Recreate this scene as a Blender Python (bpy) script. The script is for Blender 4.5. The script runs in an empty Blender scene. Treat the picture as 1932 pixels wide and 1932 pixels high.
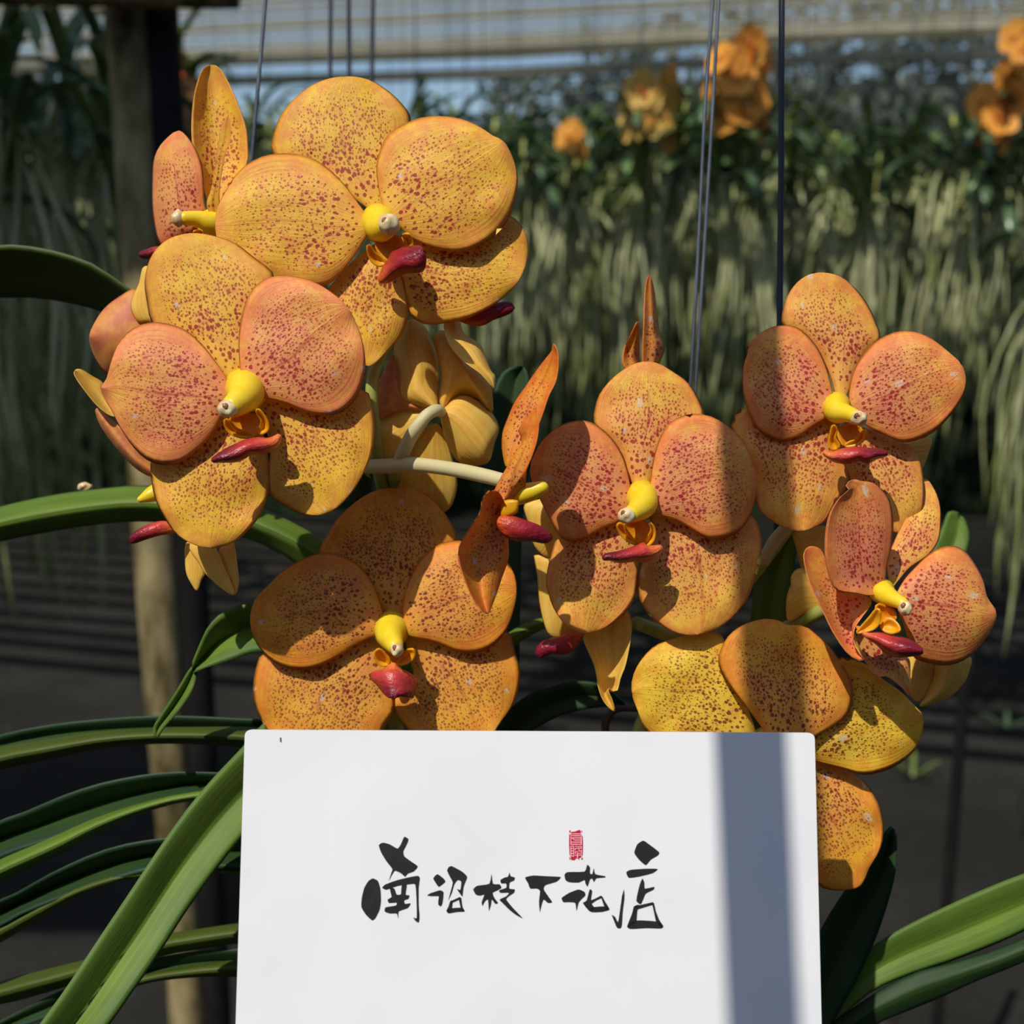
import bpy, bmesh, math, random
from mathutils import Vector, Matrix, noise

# ------------------------------------------------------------------ camera, sky, sun, exposure
SC = bpy.context.scene
COL = SC.collection
FPX = 2332.0            # focal length in pixels of the 1932 px frame (45 degree view)
PITCH = math.radians(12.0)
CAM = Vector((0.0, 0.0, 1.35))
D0 = 0.375              # distance of the flower cluster
FWD = Vector((0, math.cos(PITCH), -math.sin(PITCH)))
UP = Vector((0, math.sin(PITCH), math.cos(PITCH)))
RIGHT = Vector((1, 0, 0))

cd = bpy.data.cameras.new('camera')
cam = bpy.data.objects.new('camera', cd)
COL.objects.link(cam)
cam.location = CAM
cam.rotation_euler = (math.radians(90) - PITCH, 0, 0)
cd.sensor_width = 36.0
cd.lens = 36.0 * FPX / 1932.0
cd.clip_start = 0.01
cd.clip_end = 200
cd.dof.use_dof = True
cd.dof.focus_distance = 0.366
cd.dof.aperture_fstop = 13.0
SC.camera = cam

SUN_CAM = Vector((0.50, 1.0, -1.08))          # direction the light travels: right, forward, up
SUN_DIR = (RIGHT * SUN_CAM.x + FWD * SUN_CAM.y + UP * SUN_CAM.z).normalized()
sd = bpy.data.lights.new('sun', 'SUN')
sun = bpy.data.objects.new('sun', sd)
COL.objects.link(sun)
sun.rotation_euler = SUN_DIR.to_track_quat('-Z', 'Y').to_euler()
sun.location = (-1, -1, 4)
sd.energy = 3.75
sd.angle = math.radians(0.53)
sd.color = (1.0, 0.955, 0.88)

W = bpy.data.worlds.new('world')
SC.world = W
W.use_nodes = True
wn = W.node_tree
sky = wn.nodes.new('ShaderNodeTexSky')
sky.sky_type = 'NISHITA'
sky.sun_disc = False
TO_SUN = -SUN_DIR
sky.sun_elevation = math.asin(TO_SUN.z)
sky.sun_rotation = math.atan2(TO_SUN.x, TO_SUN.y)
sky.air_density = 1.0
sky.dust_density = 1.2
sky.ozone_density = 4.0
wn.links.new(sky.outputs[0], wn.nodes['Background'].inputs[0])
wn.nodes['Background'].inputs[1].default_value = 0.104

SC.view_settings.view_transform = 'Standard'
SC.view_settings.look = 'None'
SC.view_settings.gamma = 1.0
SC.view_settings.use_curve_mapping = False
SC.view_settings.exposure = 0.0

# ------------------------------------------------------------------ helpers
def P(px, py, h=0.0):
    """pixel + height in mm towards the camera from the cluster plane -> world point"""
    d = D0 - h / 1000.0
    return CAM + (FWD + RIGHT * ((px - 966.0) / FPX) - UP * ((py - 966.0) / FPX)) * d

def PD(px, py, d):
    return CAM + (FWD + RIGHT * ((px - 966.0) / FPX) - UP * ((py - 966.0) / FPX)) * d

def srgb(r, g, b):
    f = lambda c: (c / 255 / 12.92) if c / 255 <= 0.04045 else ((c / 255 + 0.055) / 1.055) ** 2.4
    return (f(r), f(g), f(b), 1.0)

def empty(name, loc, parent=None):
    o = bpy.data.objects.new(name, None)
    COL.objects.link(o)
    o.empty_display_size = 0.01
    if parent:
        o.parent = parent
        o.matrix_parent_inverse = Matrix.Identity(4)
        o.location = Vector(loc) - wloc(parent)
    else:
        o.location = loc
    return o

def wloc(o):
    v = Vector((0, 0, 0))
    while o:
        v += Vector(o.location)
        o = o.parent
    return v

def tag(o, label=None, cat=None, group=None, kind=None):
    if label: o['label'] = label
    if cat: o['category'] = cat
    if group: o['group'] = group
    if kind: o['kind'] = kind
    return o

def mesh_obj(name, verts, faces, mats, parent=None, smooth=True, midx=None, uvs=None, recalc=True):
    """verts are world coordinates; the object is placed at its parent's origin"""
    if parent:
        off = wloc(parent)
    elif verts:
        off = sum((Vector(v) for v in verts), Vector()) / len(verts)
    else:
        off = Vector()
    me = bpy.data.meshes.new(name)
    me.from_pydata([tuple(Vector(v) - off) for v in verts], [], faces)
    for m in (mats if isinstance(mats, (list, tuple)) else [mats]):
        me.materials.append(m)
    if midx:
        me.polygons.foreach_set('material_index', midx)
    if uvs:
        for nm, per in uvs.items():
            l = me.uv_layers.new(name=nm)
            for lp in me.loops:
                l.data[lp.index].uv = per[lp.vertex_index]
    if recalc:
        bm = bmesh.new()
        bm.from_mesh(me)
        bmesh.ops.recalc_face_normals(bm, faces=bm.faces)
        bm.to_mesh(me)
        bm.free()
    if smooth:
        me.polygons.foreach_set('use_smooth', [True] * len(me.polygons))
    me.update()
    o = bpy.data.objects.new(name, me)
    COL.objects.link(o)
    if parent:
        o.parent = parent
    else:
        o.location = off
    return o

# zoom crops used for reading coordinates: name -> (x0, y0, scale)
Z = {'': (0, 0, 1.0), 'A': (100, 100, .2588), 'B': (500, 120, .2692), 'C': (120, 430, .3209), 'D': (450, 880, .3106),
     'E': (680, 560, .2070), 'F': (980, 640, .3002), 'G': (1360, 480, .2795), 'H': (1360, 880, .2795),
     'I': (1160, 1120, .3313), 'L': (960, 400, .5031), 'M': (0, 880, .2899), 'O': (660, 1540, .3209),
     'Q': (960, 1100, .1553), 'S': (1060, 1555, .04141)}

def zp(z, pts):
    x0, y0, s = Z[z]
    return [(x0 + p[0] * s, y0 + p[1] * s) for p in pts]

def catmull(p0, p1, p2, p3, t):
    r = []
    for a, b, c, d in zip(p0, p1, p2, p3):
        r.append(0.5 * (2 * b + (c - a) * t + (2 * a - 5 * b + 4 * c - d) * t * t + (3 * b - a - 3 * c + d) * t ** 3))
    return tuple(r)

def smooth_line(pts, before=None, after=None, n=8):
    q = [before or pts[0]] + list(pts) + [after or pts[-1]]
    out = []
    for i in range(1, len(q) - 2):
        for k in range(n):
            out.append(catmull(q[i - 1], q[i], q[i + 1], q[i + 2], k / n))
    out.append(tuple(pts[-1]))
    return out

def resample(line, n):
    d = [0.0]
    for a, b in zip(line, line[1:]):
        d.append(d[-1] + math.dist(a, b))
    tot = d[-1]
    out, j = [], 0
    for i in range(n + 1):
        # rows gather a little towards both ends
        f = i / n
        f = f * 0.75 + 0.25 * (0.5 - 0.5 * math.cos(math.pi * f))
        t = tot * f
        while j < len(d) - 2 and d[j + 1] < t:
            j += 1
        seg = d[j + 1] - d[j]
        k = 0 if seg < 1e-9 else min(1, max(0, (t - d[j]) / seg))
        out.append(tuple(x + (y - x) * k for x, y in zip(line[j], line[j + 1])))
    return out

def blade(name, parent, z, pts, tip=None, right=None, h=(0, 0), side=(0, 0), bulge=0.0, fold=0.0, thick=0.7,
          lens=0.0, wave=0.5, tilt=0.0, mats=None, nu=24, nv=16, seed=0, hfun=None):
    """a petal, leaf or lobe: traced outline (base first, clockwise) with its own depth, curvature and thickness"""
    if right is None:
        pts = zp(z, pts)
        n = len(pts)
        if tip is None:
            tip = max(range(n), key=lambda i: math.dist(pts[0], pts[i]))
        L = smooth_line(pts[:tip + 1], pts[-1], pts[(tip + 1) % n])
        rp = [pts[0]] + pts[:tip - 1:-1] if tip > 0 else pts
        R = smooth_line(rp, pts[1], pts[tip - 1])
    else:
        L = smooth_line(zp(z, pts))
        R = smooth_line(zp(z, right))
    L, R = resample(L, nu), resample(R, nu)
    base = Vector(((L[0][0] + R[0][0]) / 2, (L[0][1] + R[0][1]) / 2))
    tipp = Vector(((L[-1][0] + R[-1][0]) / 2, (L[-1][1] + R[-1][1]) / 2))
    ax = (tipp - base)
    ax = ax.normalized() if ax.length > 1e-6 else Vector((0, -1))
    ay = Vector((-ax.y, ax.x))
    rnd = random.Random(seed * 7 + len(name))
    ox, oy = rnd.random() * 50, rnd.random() * 50
    mid, uv, fl = [], [], []
    for i in range(nu + 1):
        u = i / nu
        su = math.sin(math.pi * min(1, max(0, u)))
        for j in range(nv + 1):
            v = j / nv
            s = 2 * v - 1
            x = L[i][0] + (R[i][0] - L[i][0]) * v
            y = L[i][1] + (R[i][1] - L[i][1]) * v
            hh = h[0] + (h[1] - h[0]) * u + bulge * su * (1 - s * s)
            hh += (side[0] if s < 0 else side[1]) * s * s * su ** 0.6
            hh += fold * abs(s) * (1 if right is not None else su ** 0.5)
            hh -= tilt * s
            if wave:
                hh += wave * 1.3 * noise.noise(Vector((x * 0.016 + ox, y * 0.016 + oy, 0))) * (0.25 + abs(s)) * (0.3 + u)
            if hfun:
                hh += hfun(u, v)
            mid.append(P(x, y, hh))
            uv.append((v, u))
            q = Vector((x, y)) - base
            fl.append((q.dot(ay) * 0.16 + ox, q.dot(ax) * 0.16 + oy))
    nvv = nv + 1
    nor = []
    for i in range(nu + 1):
        for j in range(nvv):
            a = mid[min(nu, i + 1) * nvv + j] - mid[max(0, i - 1) * nvv + j]
            b = mid[i * nvv + min(nv, j + 1)] - mid[i * nvv + max(0, j - 1)]
            if b.length < 1e-7:
                ii = min(nu - 1, max(1, i))
                b = mid[ii * nvv + min(nv, j + 1)] - mid[ii * nvv + max(0, j - 1)]
            c = b.cross(a)
            nor.append(c.normalized() if c.length > 1e-12 else -FWD)
    V, UVv, FLv = [], [], []
    fidx, bidx = {}, {}
    for i in range(nu + 1):
        for j in range(nvv):
            k = i * nvv + j
            edge = i in (0, nu) or j in (0, nv)
            s = 2 * j / nv - 1
            u = i / nu
            t = thick * (1 - .6 * s ** 6) + lens * math.sqrt(max(0, 1 - s * s)) * max(0, math.sin(math.pi * (0.04 + 0.92 * u))) ** 0.5
            t /= 1000.0
            if edge:
                fidx[k] = bidx[k] = len(V)
                V.append(mid[k]); UVv.append(uv[k]); FLv.append(fl[k])
            else:
                fidx[k] = len(V); V.append(mid[k] + nor[k] * t / 2); UVv.append(uv[k]); FLv.append(fl[k])
                bidx[k] = len(V); V.append(mid[k] - nor[k] * t / 2); UVv.append(uv[k]); FLv.append(fl[k])
    F, MI = [], []
    for i in range(nu):
        for j in range(nv):
            a, b, c, d = i * nvv + j, i * nvv + j + 1, (i + 1) * nvv + j + 1, (i + 1) * nvv + j
            F.append((fidx[a], fidx[b], fidx[c], fidx[d])); MI.append(0)
            F.append((bidx[d], bidx[c], bidx[b], bidx[a])); MI.append(1)
    mats = mats if isinstance(mats, (list, tuple)) else [mats, mats]
    return mesh_obj(name, V, F, mats, parent, midx=MI, uvs={'UVMap': UVv, 'flat': FLv})

def tube_world(path, radii, seg=10, flat=1.0):
    V, F, UVs = [], [], []
    n = len(path)
    t0 = (path[1] - path[0]).normalized()
    ref = Vector((0.31, 0.2, 0.93))
    if abs(t0.dot(ref)) > 0.9:
        ref = Vector((1, 0, 0))
    nrm = (ref - t0 * ref.dot(t0)).normalized()
    for i, p in enumerate(path):
        t = (path[min(n - 1, i + 1)] - path[max(0, i - 1)]).normalized()
        nrm = (nrm - t * nrm.dot(t)).normalized()
        bn = t.cross(nrm)
        for k in range(seg):
            a = 2 * math.pi * k / seg
            V.append(p + (nrm * math.cos(a) + bn * math.sin(a) * flat) * radii[i])
            UVs.append((k / seg, i / (n - 1)))
    for i in range(n - 1):
        for k in range(seg):
            F.append((i * seg + k, i * seg + (k + 1) % seg, (i + 1) * seg + (k + 1) % seg, (i + 1) * seg + k))
    F.append(tuple(range(seg - 1, -1, -1)))
    F.append(tuple((n - 1) * seg + k for k in range(seg)))
    return V, F, UVs

def tube(name, parent, z, pts, r, mat, seg=12, n=6, flat=1.0, round_end=False):
    """pts: (x, y, h mm) in crop coordinates; r in crop pixels"""
    x0, y0, s = Z[z]
    q = [(x0 + p[0] * s, y0 + p[1] * s, p[2]) for p in pts]
    rr = r if isinstance(r, (list, tuple)) else [r] * len(q)
    line = smooth_line([a + (b * s,) for a, b in zip(q, rr)], n=n)
    path = [P(a[0], a[1], a[2]) for a in line]
    rad = [a[3] * 0.1608e-3 for a in line]
    if round_end:
        for end in (0, -1):
            d = (path[end] - path[1 if end == 0 else -2]).normalized()
            ro, po = rad[end], path[end]
            ex = [(po + d * ro * math.sin(t), ro * math.cos(t)) for t in (0.5, 0.95, 1.3, 1.5)]
            if end == 0:
                path = [e[0] for e in ex[::-1]] + path; rad = [e[1] for e in ex[::-1]] + rad
            else:
                path += [e[0] for e in ex]; rad += [e[1] for e in ex]
    V, F, U = tube_world(path, rad, seg, flat)
    return mesh_obj(name, V, F, mat, parent, uvs={'UVMap': U, 'flat': [(a * 8, b * 40) for a, b in U]})

def blob(name, parent, z, c, rx, ry, rz, mat, dent=0.0, seed=0):
    x0, y0, s = Z[z]
    cw = P(x0 + c[0] * s, y0 + c[1] * s, c[2])
    k = s * 0.1608e-3
    V, F = [], []
    nu, nv = 12, 16
    for i in range(nu + 1):
        th = math.pi * i / nu
        for j in range(nv):
            ph = 2 * math.pi * j / nv
            d = Vector((math.sin(th) * math.cos(ph), math.sin(th) * math.sin(ph), math.cos(th)))
            m = 1 + dent * noise.noise(d * 1.6 + Vector((seed, 0, 0)))
            V.append(cw + (RIGHT * d.x * rx + UP * d.y * ry - FWD * d.z * rz) * k * m)
    for i in range(nu):
        for j in range(nv):
            F.append((i * nv + j, i * nv + (j + 1) % nv, (i + 1) * nv + (j + 1) % nv, (i + 1) * nv + j))
    o = mesh_obj(name, V, F, mat, parent)
    bm = bmesh.new(); bm.from_mesh(o.data)
    bmesh.ops.remove_doubles(bm, verts=bm.verts, dist=1e-6)
    bmesh.ops.recalc_face_normals(bm, faces=bm.faces)
    bm.to_mesh(o.data); bm.free()
    return o

def boxw(name, lo, hi, mat, parent=None, bevel=0.0, rot=None):
    V = [Vector((x, y, z)) for x in (lo[0], hi[0]) for y in (lo[1], hi[1]) for z in (lo[2], hi[2])]
    F = [(0, 1, 3, 2), (4, 6, 7, 5), (0, 4, 5, 1), (2, 3, 7, 6), (0, 2, 6, 4), (1, 5, 7, 3)]
    return mesh_obj(name, V, F, mat, parent, smooth=False)

# ------------------------------------------------------------------ materials
class NG:
    def __init__(self, name):
        self.m = bpy.data.materials.new(name)
        self.m.use_nodes = True
        self.t = self.m.node_tree
        self.bsdf = self.t.nodes['Principled BSDF']
        self.out = self.t.nodes['Material Output']
    def n(self, typ, **kw):
        nd = self.t.nodes.new(typ)
        for k, v in kw.items():
            setattr(nd, k, v)
        return nd
    def put(self, sock, v):
        if isinstance(v, bpy.types.NodeSocket):
            self.t.links.new(v, sock)
        else:
            sock.default_value = v
    def math(self, op, a, b=0.0, c=None, clamp=False):
        nd = self.n('ShaderNodeMath', operation=op, use_clamp=clamp)
        self.put(nd.inputs[0], a)
        self.put(nd.inputs[1], b)
        if c is not None: self.put(nd.inputs[2], c)
        return nd.outputs[0]
    def mix(self, f, a, b, mode='MIX'):
        nd = self.n('ShaderNodeMix', data_type='RGBA', blend_type=mode)
        self.put(nd.inputs[0], f); self.put(nd.inputs[6], a); self.put(nd.inputs[7], b)
        return nd.outputs[2]
    def ramp(self, v, lo, hi, a=0.0, b=1.0):
        nd = self.n('ShaderNodeMapRange', interpolation_type='SMOOTHSTEP')
        self.put(nd.inputs[0], v); self.put(nd.inputs[1], lo); self.put(nd.inputs[2], hi)
        self.put(nd.inputs[3], a); self.put(nd.inputs[4], b)
        return nd.outputs[0]
    def noise(self, vec, scale, detail=3, rough=.55, dim='3D'):
        nd = self.n('ShaderNodeTexNoise', noise_dimensions=dim)
        if vec is not None: self.put(nd.inputs['Vector'], vec)
        nd.inputs['Scale'].default_value = scale
        nd.inputs['Detail'].default_value = detail
        nd.inputs['Roughness'].default_value = rough
        return nd.outputs[0]
    def uvmap(self, name):
        return self.n('ShaderNodeUVMap', uv_map=name).outputs[0]
    def scale(self, vec, sx, sy, sz=1.0):
        nd = self.n('ShaderNodeVectorMath', operation='MULTIPLY')
        self.put(nd.inputs[0], vec); nd.inputs[1].default_value = (sx, sy, sz)
        return nd.outputs[0]
    def sep(self, vec):
        nd = self.n('ShaderNodeSeparateXYZ'); self.put(nd.inputs[0], vec)
        return nd.outputs
    def bump(self, hgt, strength, dist):
        nd = self.n('ShaderNodeBump'); self.put(nd.inputs['Height'], hgt)
        nd.inputs['Strength'].default_value = strength
        nd.inputs['Distance'].default_value = dist
        self.t.links.new(nd.outputs[0], self.bsdf.inputs['Normal'])
        return nd.outputs[0]
    def translucent(self, color, fac, normal=None):
        tr = self.n('ShaderNodeBsdfTranslucent'); self.put(tr.inputs[0], color)
        mx = self.n('ShaderNodeMixShader'); self.put(mx.inputs[0], fac)
        self.t.links.new(self.bsdf.outputs[0], mx.inputs[1])
        self.t.links.new(tr.outputs[0], mx.inputs[2])
        self.t.links.new(mx.outputs[0], self.out.inputs[0])
    def base(self, c, rough=.5, spec=.5):
        self.put(self.bsdf.inputs['Base Color'], c)
        self.put(self.bsdf.inputs['Roughness'], rough)
        self.put(self.bsdf.inputs['Specular IOR Level'], spec)

def petal_mat(name, yellow, orange, dot, dots=1.0, pink=0.5, big=1.0, scars=1.0, translu=.24):
    g = NG(name)
    uv, fl = g.uvmap('UVMap'), g.uvmap('flat')
    v, u, _ = g.sep(uv)
    s = g.math('ABSOLUTE', g.math('MULTIPLY_ADD', v, 2.0, -1.0))
    n1 = g.noise(fl, .16, 4, .6)
    n2 = g.noise(fl, .7, 3, .6)
    vein = g.noise(g.scale(uv, 46, 2.2), 1.0, 2, .5)
    # ground colour: yellow centre, orange towards the rim, mottled
    e = g.math('MAXIMUM', g.ramp(s, .45, 1.0), g.ramp(u, .62, 1.0))
    f = g.math('ADD', g.math('MULTIPLY', e, .65), g.math('MULTIPLY_ADD', n1, 2.6, -1.12 + .25 * pink))
    f = g.math('ADD', f, g.math('MULTIPLY_ADD', vein, .7, -.35), clamp=True)
    f = g.math('ADD', f, g.math('MULTIPLY_ADD', n2, 1.7, -.85), clamp=True)
    col = g.mix(f, yellow, orange)
    # blush of pink in the middle where the spots are dense
    inner = g.math('MULTIPLY', g.ramp(u, .03, .22), g.ramp(u, .80, .42))
    inner = g.math('MULTIPLY', inner, g.ramp(s, .95, .45))
    patch = g.ramp(g.math('ADD', n1, g.math('MULTIPLY', inner, .55)), .55, .85)
    col = g.mix(g.math('MULTIPLY', g.math('MULTIPLY', inner, .55 * pink), 1.0), col, (.80, .25, .19, 1))
    # streaks along the veins
    st = g.ramp(g.noise(g.scale(uv, 30, 1.3), 1.0, 3, .6), .56, .70)
    st = g.math('MULTIPLY', g.math('MULTIPLY', st, .55 * pink), g.math('MULTIPLY', inner, g.ramp(n1, .40, .62)))
    col = g.mix(st, col, (dot[0] * 1.25, dot[1] * 1.3, dot[2] * 1.3, 1))
    # spots
    wob = g.n('ShaderNodeVectorMath', operation='ADD')
    g.put(wob.inputs[0], fl)
    nv = g.n('ShaderNodeTexNoise'); g.put(nv.inputs['Vector'], fl); nv.inputs['Scale'].default_value = 1.3
    sc = g.n('ShaderNodeVectorMath', operation='SCALE'); g.put(sc.inputs[0], nv.outputs[1]); sc.inputs[3].default_value = .3
    g.t.links.new(sc.outputs[0], wob.inputs[1])
    for k, (cell, rad, m) in enumerate(((1.55 / big, .275, g.math('MULTIPLY', g.ramp(u, .04, .20), g.ramp(u, .72, .36))),
                                       (0.98 / big, .28, g.math('MULTIPLY', g.ramp(u, .18, .40), g.ramp(u, .90, .60))))):
        vo = g.n('ShaderNodeTexVoronoi', voronoi_dimensions='2D')
        g.put(vo.inputs['Vector'], g.scale(wob.outputs[0], 1 / cell, .8 / cell))
        vo.inputs['Scale'].default_value = 1.0
        cr, cg, cb = g.sep(vo.outputs['Color'])
        mm = g.math('MULTIPLY', m, g.ramp(s, .92, .55))
        mm = g.math('MULTIPLY', mm, g.ramp(n1, .24, .52, .35, 1.1))
        r = g.math('MULTIPLY', g.math('MULTIPLY', mm, rad * dots ** .5), g.math('MULTIPLY_ADD', cr, .8, .55))
        r = g.math('MULTIPLY', r, g.math('LESS_THAN', cg, .55 + .4 * dots))
        d = g.math('SUBTRACT', r, vo.outputs['Distance'])
        dm = g.ramp(d, -.02, .05)
        dm = g.math('MULTIPLY', dm, .88 if k == 0 else .72)
        col = g.mix(dm, col, dot)
    ml = g.math('MULTIPLY', g.ramp(s, .045, .005), g.math('MULTIPLY', g.ramp(u, .15, .3), g.ramp(u, .92, .6)))
    ml = g.math('MULTIPLY', ml, g.ramp(g.noise(g.scale(uv, 30, 9), 1.0, 2, .5), .38, .6))
    col = g.mix(g.math('MULTIPLY', ml, .6 * min(1, pink + .2)), col, dot)
    col = g.mix(g.math('MULTIPLY', g.ramp(u, .955, 1.0), .35), col, (.62, .12, .07, 1))
    # yellow throat
    col = g.mix(g.ramp(u, .10, .02), col, (.80, .50, .02, 1))
    # thin warm rim
    rim = g.math('MAXIMUM', g.ramp(s, .93, 1.0), g.ramp(u, .965, 1.0))
    col = g.mix(g.math('MULTIPLY', rim, .3), col, (.72, .26, .05, 1))
    # pale scars
    if scars:
        vs = g.n('ShaderNodeTexVoronoi', voronoi_dimensions='2D')
        wv = g.n('ShaderNodeVectorMath', operation='ADD'); g.put(wv.inputs[0], g.scale(fl, .24, .12))
        sc2 = g.n('ShaderNodeVectorMath', operation='SCALE'); g.put(sc2.inputs[0], nv.outputs[1]); sc2.inputs[3].default_value = .3
        g.t.links.new(sc2.outputs[0], wv.inputs[1])
        g.put(vs.inputs['Vector'], wv.outputs[0])
        vs.inputs['Scale'].default_value = 1.0
        a, b, c = g.sep(vs.outputs['Color'])
        rr = g.math('MULTIPLY_ADD', c, .20, .05)
        sm = g.math('MULTIPLY', g.ramp(g.math('SUBTRACT', rr, vs.outputs['Distance']), 0, .05), g.math('GREATER_THAN', b, 1 - .085 * scars))
        sm = g.math('MULTIPLY', sm, g.ramp(g.noise(g.scale(fl, 1.6, 1.0), 1.0, 3, .6), .36, .52))
        col = g.mix(g.math('MULTIPLY', sm, .8), col, (.80, .70, .56, 1))
    g.base(col, .40, .22)
    fine = g.noise(fl, 5.0, 2, .6)
    hg = g.math('ADD', g.math('MULTIPLY', fine, .5), g.math('MULTIPLY', vein, .9))
    nb_ = g.bump(hg, .8, .00024)
    g.put(g.bsdf.inputs['Coat Weight'], .12)
    g.put(g.bsdf.inputs['Coat Roughness'], .22)
    g.t.links.new(nb_, g.bsdf.inputs['Coat Normal'])
    tc = g.mix(.5, col, (.95, .34, .02, 1))
    g.translucent(tc, translu)
    return g.m

def simple_mat(name, c1, c2, scale=60.0, rough=.5, spec=.4, bump=0.0, bdist=.0005, translu=0.0, coords='Object', stretch=(1, 1, 1)):
    g = NG(name)
    tc = g.n('ShaderNodeTexCoord')
    n = g.noise(g.scale(tc.outputs[coords], *stretch), scale, 4, .6)
    col = g.mix(g.ramp(n, .32, .68), c1, c2)
    g.base(col, rough, spec)
    if bump:
        g.bump(n, bump, bdist)
    if translu:
        g.translucent(col, translu)
    return g.m

def leaf_mat(name, c1, c2, rough=.38, scratch=True, translu=.12):
    g = NG(name)
    uv, fl = g.uvmap('UVMap'), g.uvmap('flat')
    v, u, _ = g.sep(uv)
    st = g.noise(g.scale(uv, 40, 1.2), 1.0, 3, .6)
    n1 = g.noise(g.scale(uv, 2.5, 5), 1.0, 3, .5)
    s = g.math('ABSOLUTE', g.math('MULTIPLY_ADD', v, 2.0, -1.0))
    f = g.math('ADD', g.math('MULTIPLY', st, .45), g.math('MULTIPLY', n1, .6))
    col = g.mix(g.ramp(f, .3, .78), c1, c2)
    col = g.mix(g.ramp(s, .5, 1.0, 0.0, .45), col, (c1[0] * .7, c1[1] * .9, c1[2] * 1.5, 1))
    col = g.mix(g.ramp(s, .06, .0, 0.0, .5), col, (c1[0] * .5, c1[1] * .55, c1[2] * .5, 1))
    if scratch:
        sn = g.noise(g.scale(fl, 1.1, .45), 1.0, 5, .7)
        col = g.mix(g.ramp(sn, .70, .76, 0, .5), col, (.45, .52, .42, 1))
    g.base(col, rough, .22)
    g.bump(st, .25, .0004)
    g.translucent(g.mix(.5, col, (.22, .36, .02, 1)), translu)
    return g.m

DOT = srgb(166, 26, 46)
DOTB = srgb(118, 44, 40)
TONES = {
    'gold': petal_mat('petal_gold', srgb(255, 209, 62), srgb(246, 165, 72), DOT, .8, .30, .88),
    'goldsepal': petal_mat('sepal_gold', srgb(255, 211, 62), srgb(240, 165, 68), DOT, 1.05, .30, .95),
    'rose': petal_mat('petal_rose', srgb(255, 199, 84), srgb(248, 151, 90), DOT, 1.0, .8, 1.0),
    'rosesepal': petal_mat('sepal_rose', srgb(255, 201, 78), srgb(246, 159, 90), DOT, 1.1, .7, 1.05),
    'amber': petal_mat('petal_amber', srgb(252, 191, 56), srgb(242, 147, 54), DOTB, .9, .5, 1.05),
    'ambersepal': petal_mat('sepal_amber', srgb(250, 193, 54), srgb(238, 149, 56), DOTB, 1.0, .45, 1.05),
    'coral': petal_mat('petal_coral', srgb(255, 201, 82), srgb(244, 145, 78), DOT, 1.0, .95, 1.0),
    'coralsepal': petal_mat('sepal_coral', srgb(255, 211, 78), srgb(244, 159, 76), DOT, 1.05, .65, 1.0),
    'lemon': petal_mat('petal_lemon', srgb(254, 219, 70), srgb(240, 173, 52), DOTB, 1.0, .15, 1.0, .4),
    'russet': petal_mat('petal_russet', srgb(244, 177, 80), srgb(226, 131, 74), DOT, 1.0, 1.0, 1.1, 1.6),
    'flame': petal_mat('petal_flame', srgb(246, 169, 48), srgb(236, 123, 50), DOTB, .7, .4, 1.05),
}
g = NG('petal_back')
uv = g.uvmap('UVMap')
vein = g.noise(g.scale(uv, 14, 1.0), 1.0, 2, .5)
n1 = g.noise(g.uvmap('flat'), .15, 3, .6)
col = g.mix(g.ramp(g.math('ADD', g.math('MULTIPLY', vein, .6), g.math('MULTIPLY', n1, .5)), .35, .75), srgb(250, 218, 104), srgb(240, 182, 72))
g.base(col, .5, .3); g.bump(vein, .4, .0006); g.translucent(g.mix(.5, col, (.9, .4, .03, 1)), .3)
M_BACK = g.m
g = NG('petal_back_blush')
n1 = g.noise(g.uvmap('flat'), .22, 4, .6)
col = g.mix(g.ramp(n1, .35, .68), srgb(232, 160, 84), srgb(214, 118, 84))
g.base(col, .5, .3); g.translucent(col, .25)
M_BLUSH = g.m

M_COLUMN = simple_mat('column_yellow', srgb(250, 214, 28), srgb(252, 224, 60), 300, .38, .5, .1, .0003, .2)
M_CAP = simple_mat('anther_cream', srgb(238, 220, 168), srgb(206, 168, 118), 260, .35, .5, .15, .0004)
M_POLLEN = simple_mat('pollinia_brown', srgb(150, 96, 60), srgb(120, 74, 46), 400, .4)
M_LOBE = simple_mat('lobe_gold', srgb(248, 186, 30), srgb(244, 168, 24), 260, .38, .5, .1, .0003, .25)
M_POUCH = simple_mat('pouch_amber', srgb(236, 160, 18), srgb(222, 138, 14), 300, .42, .4, 0, .0003, .25)

def lip_mat(name, root, tip_c, mid_c):
    g = NG(name)
    uv = g.uvmap('UVMap')
    v, u, _ = g.sep(uv)
    n = g.noise(g.scale(uv, 4, 5), 1.0, 3, .6)
    f = g.math('ADD', u, g.math('MULTIPLY_ADD', n, .4, -.2))
    col = g.mix(g.ramp(f, .05, .45), root, mid_c)
    col = g.mix(g.ramp(f, .40, .78), col, tip_c)
    g.base(col, .36, .45)
    g.bump(g.noise(g.scale(uv, 6, 9), 1.0, 3, .6), .6, .0009)
    g.translucent(col, .12)
    return g.m
M_LIP = lip_mat('lip_red', srgb(240, 128, 66), srgb(118, 22, 42), srgb(200, 62, 58))
M_LIPD = lip_mat('lip_dark', srgb(222, 96, 36), srgb(128, 22, 40), srgb(168, 40, 44))
M_STEM = simple_mat('stem_green', srgb(150, 160, 60), srgb(176, 178, 96), 120, .4, .5, .1, .0004, .1)
M_PEDICEL = simple_mat('pedicel_cream', srgb(226, 212, 170), srgb(206, 196, 130), 90, .4, .5, .2, .0005, .15, 'UV', (8, .6, 1))
M_SHEATH = simple_mat('stem_dark', srgb(84, 60, 44), srgb(60, 44, 34), 120, .6)
M_LEAF = leaf_mat('leaf_green', srgb(78, 104, 38), srgb(116, 140, 48), .5)
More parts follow.
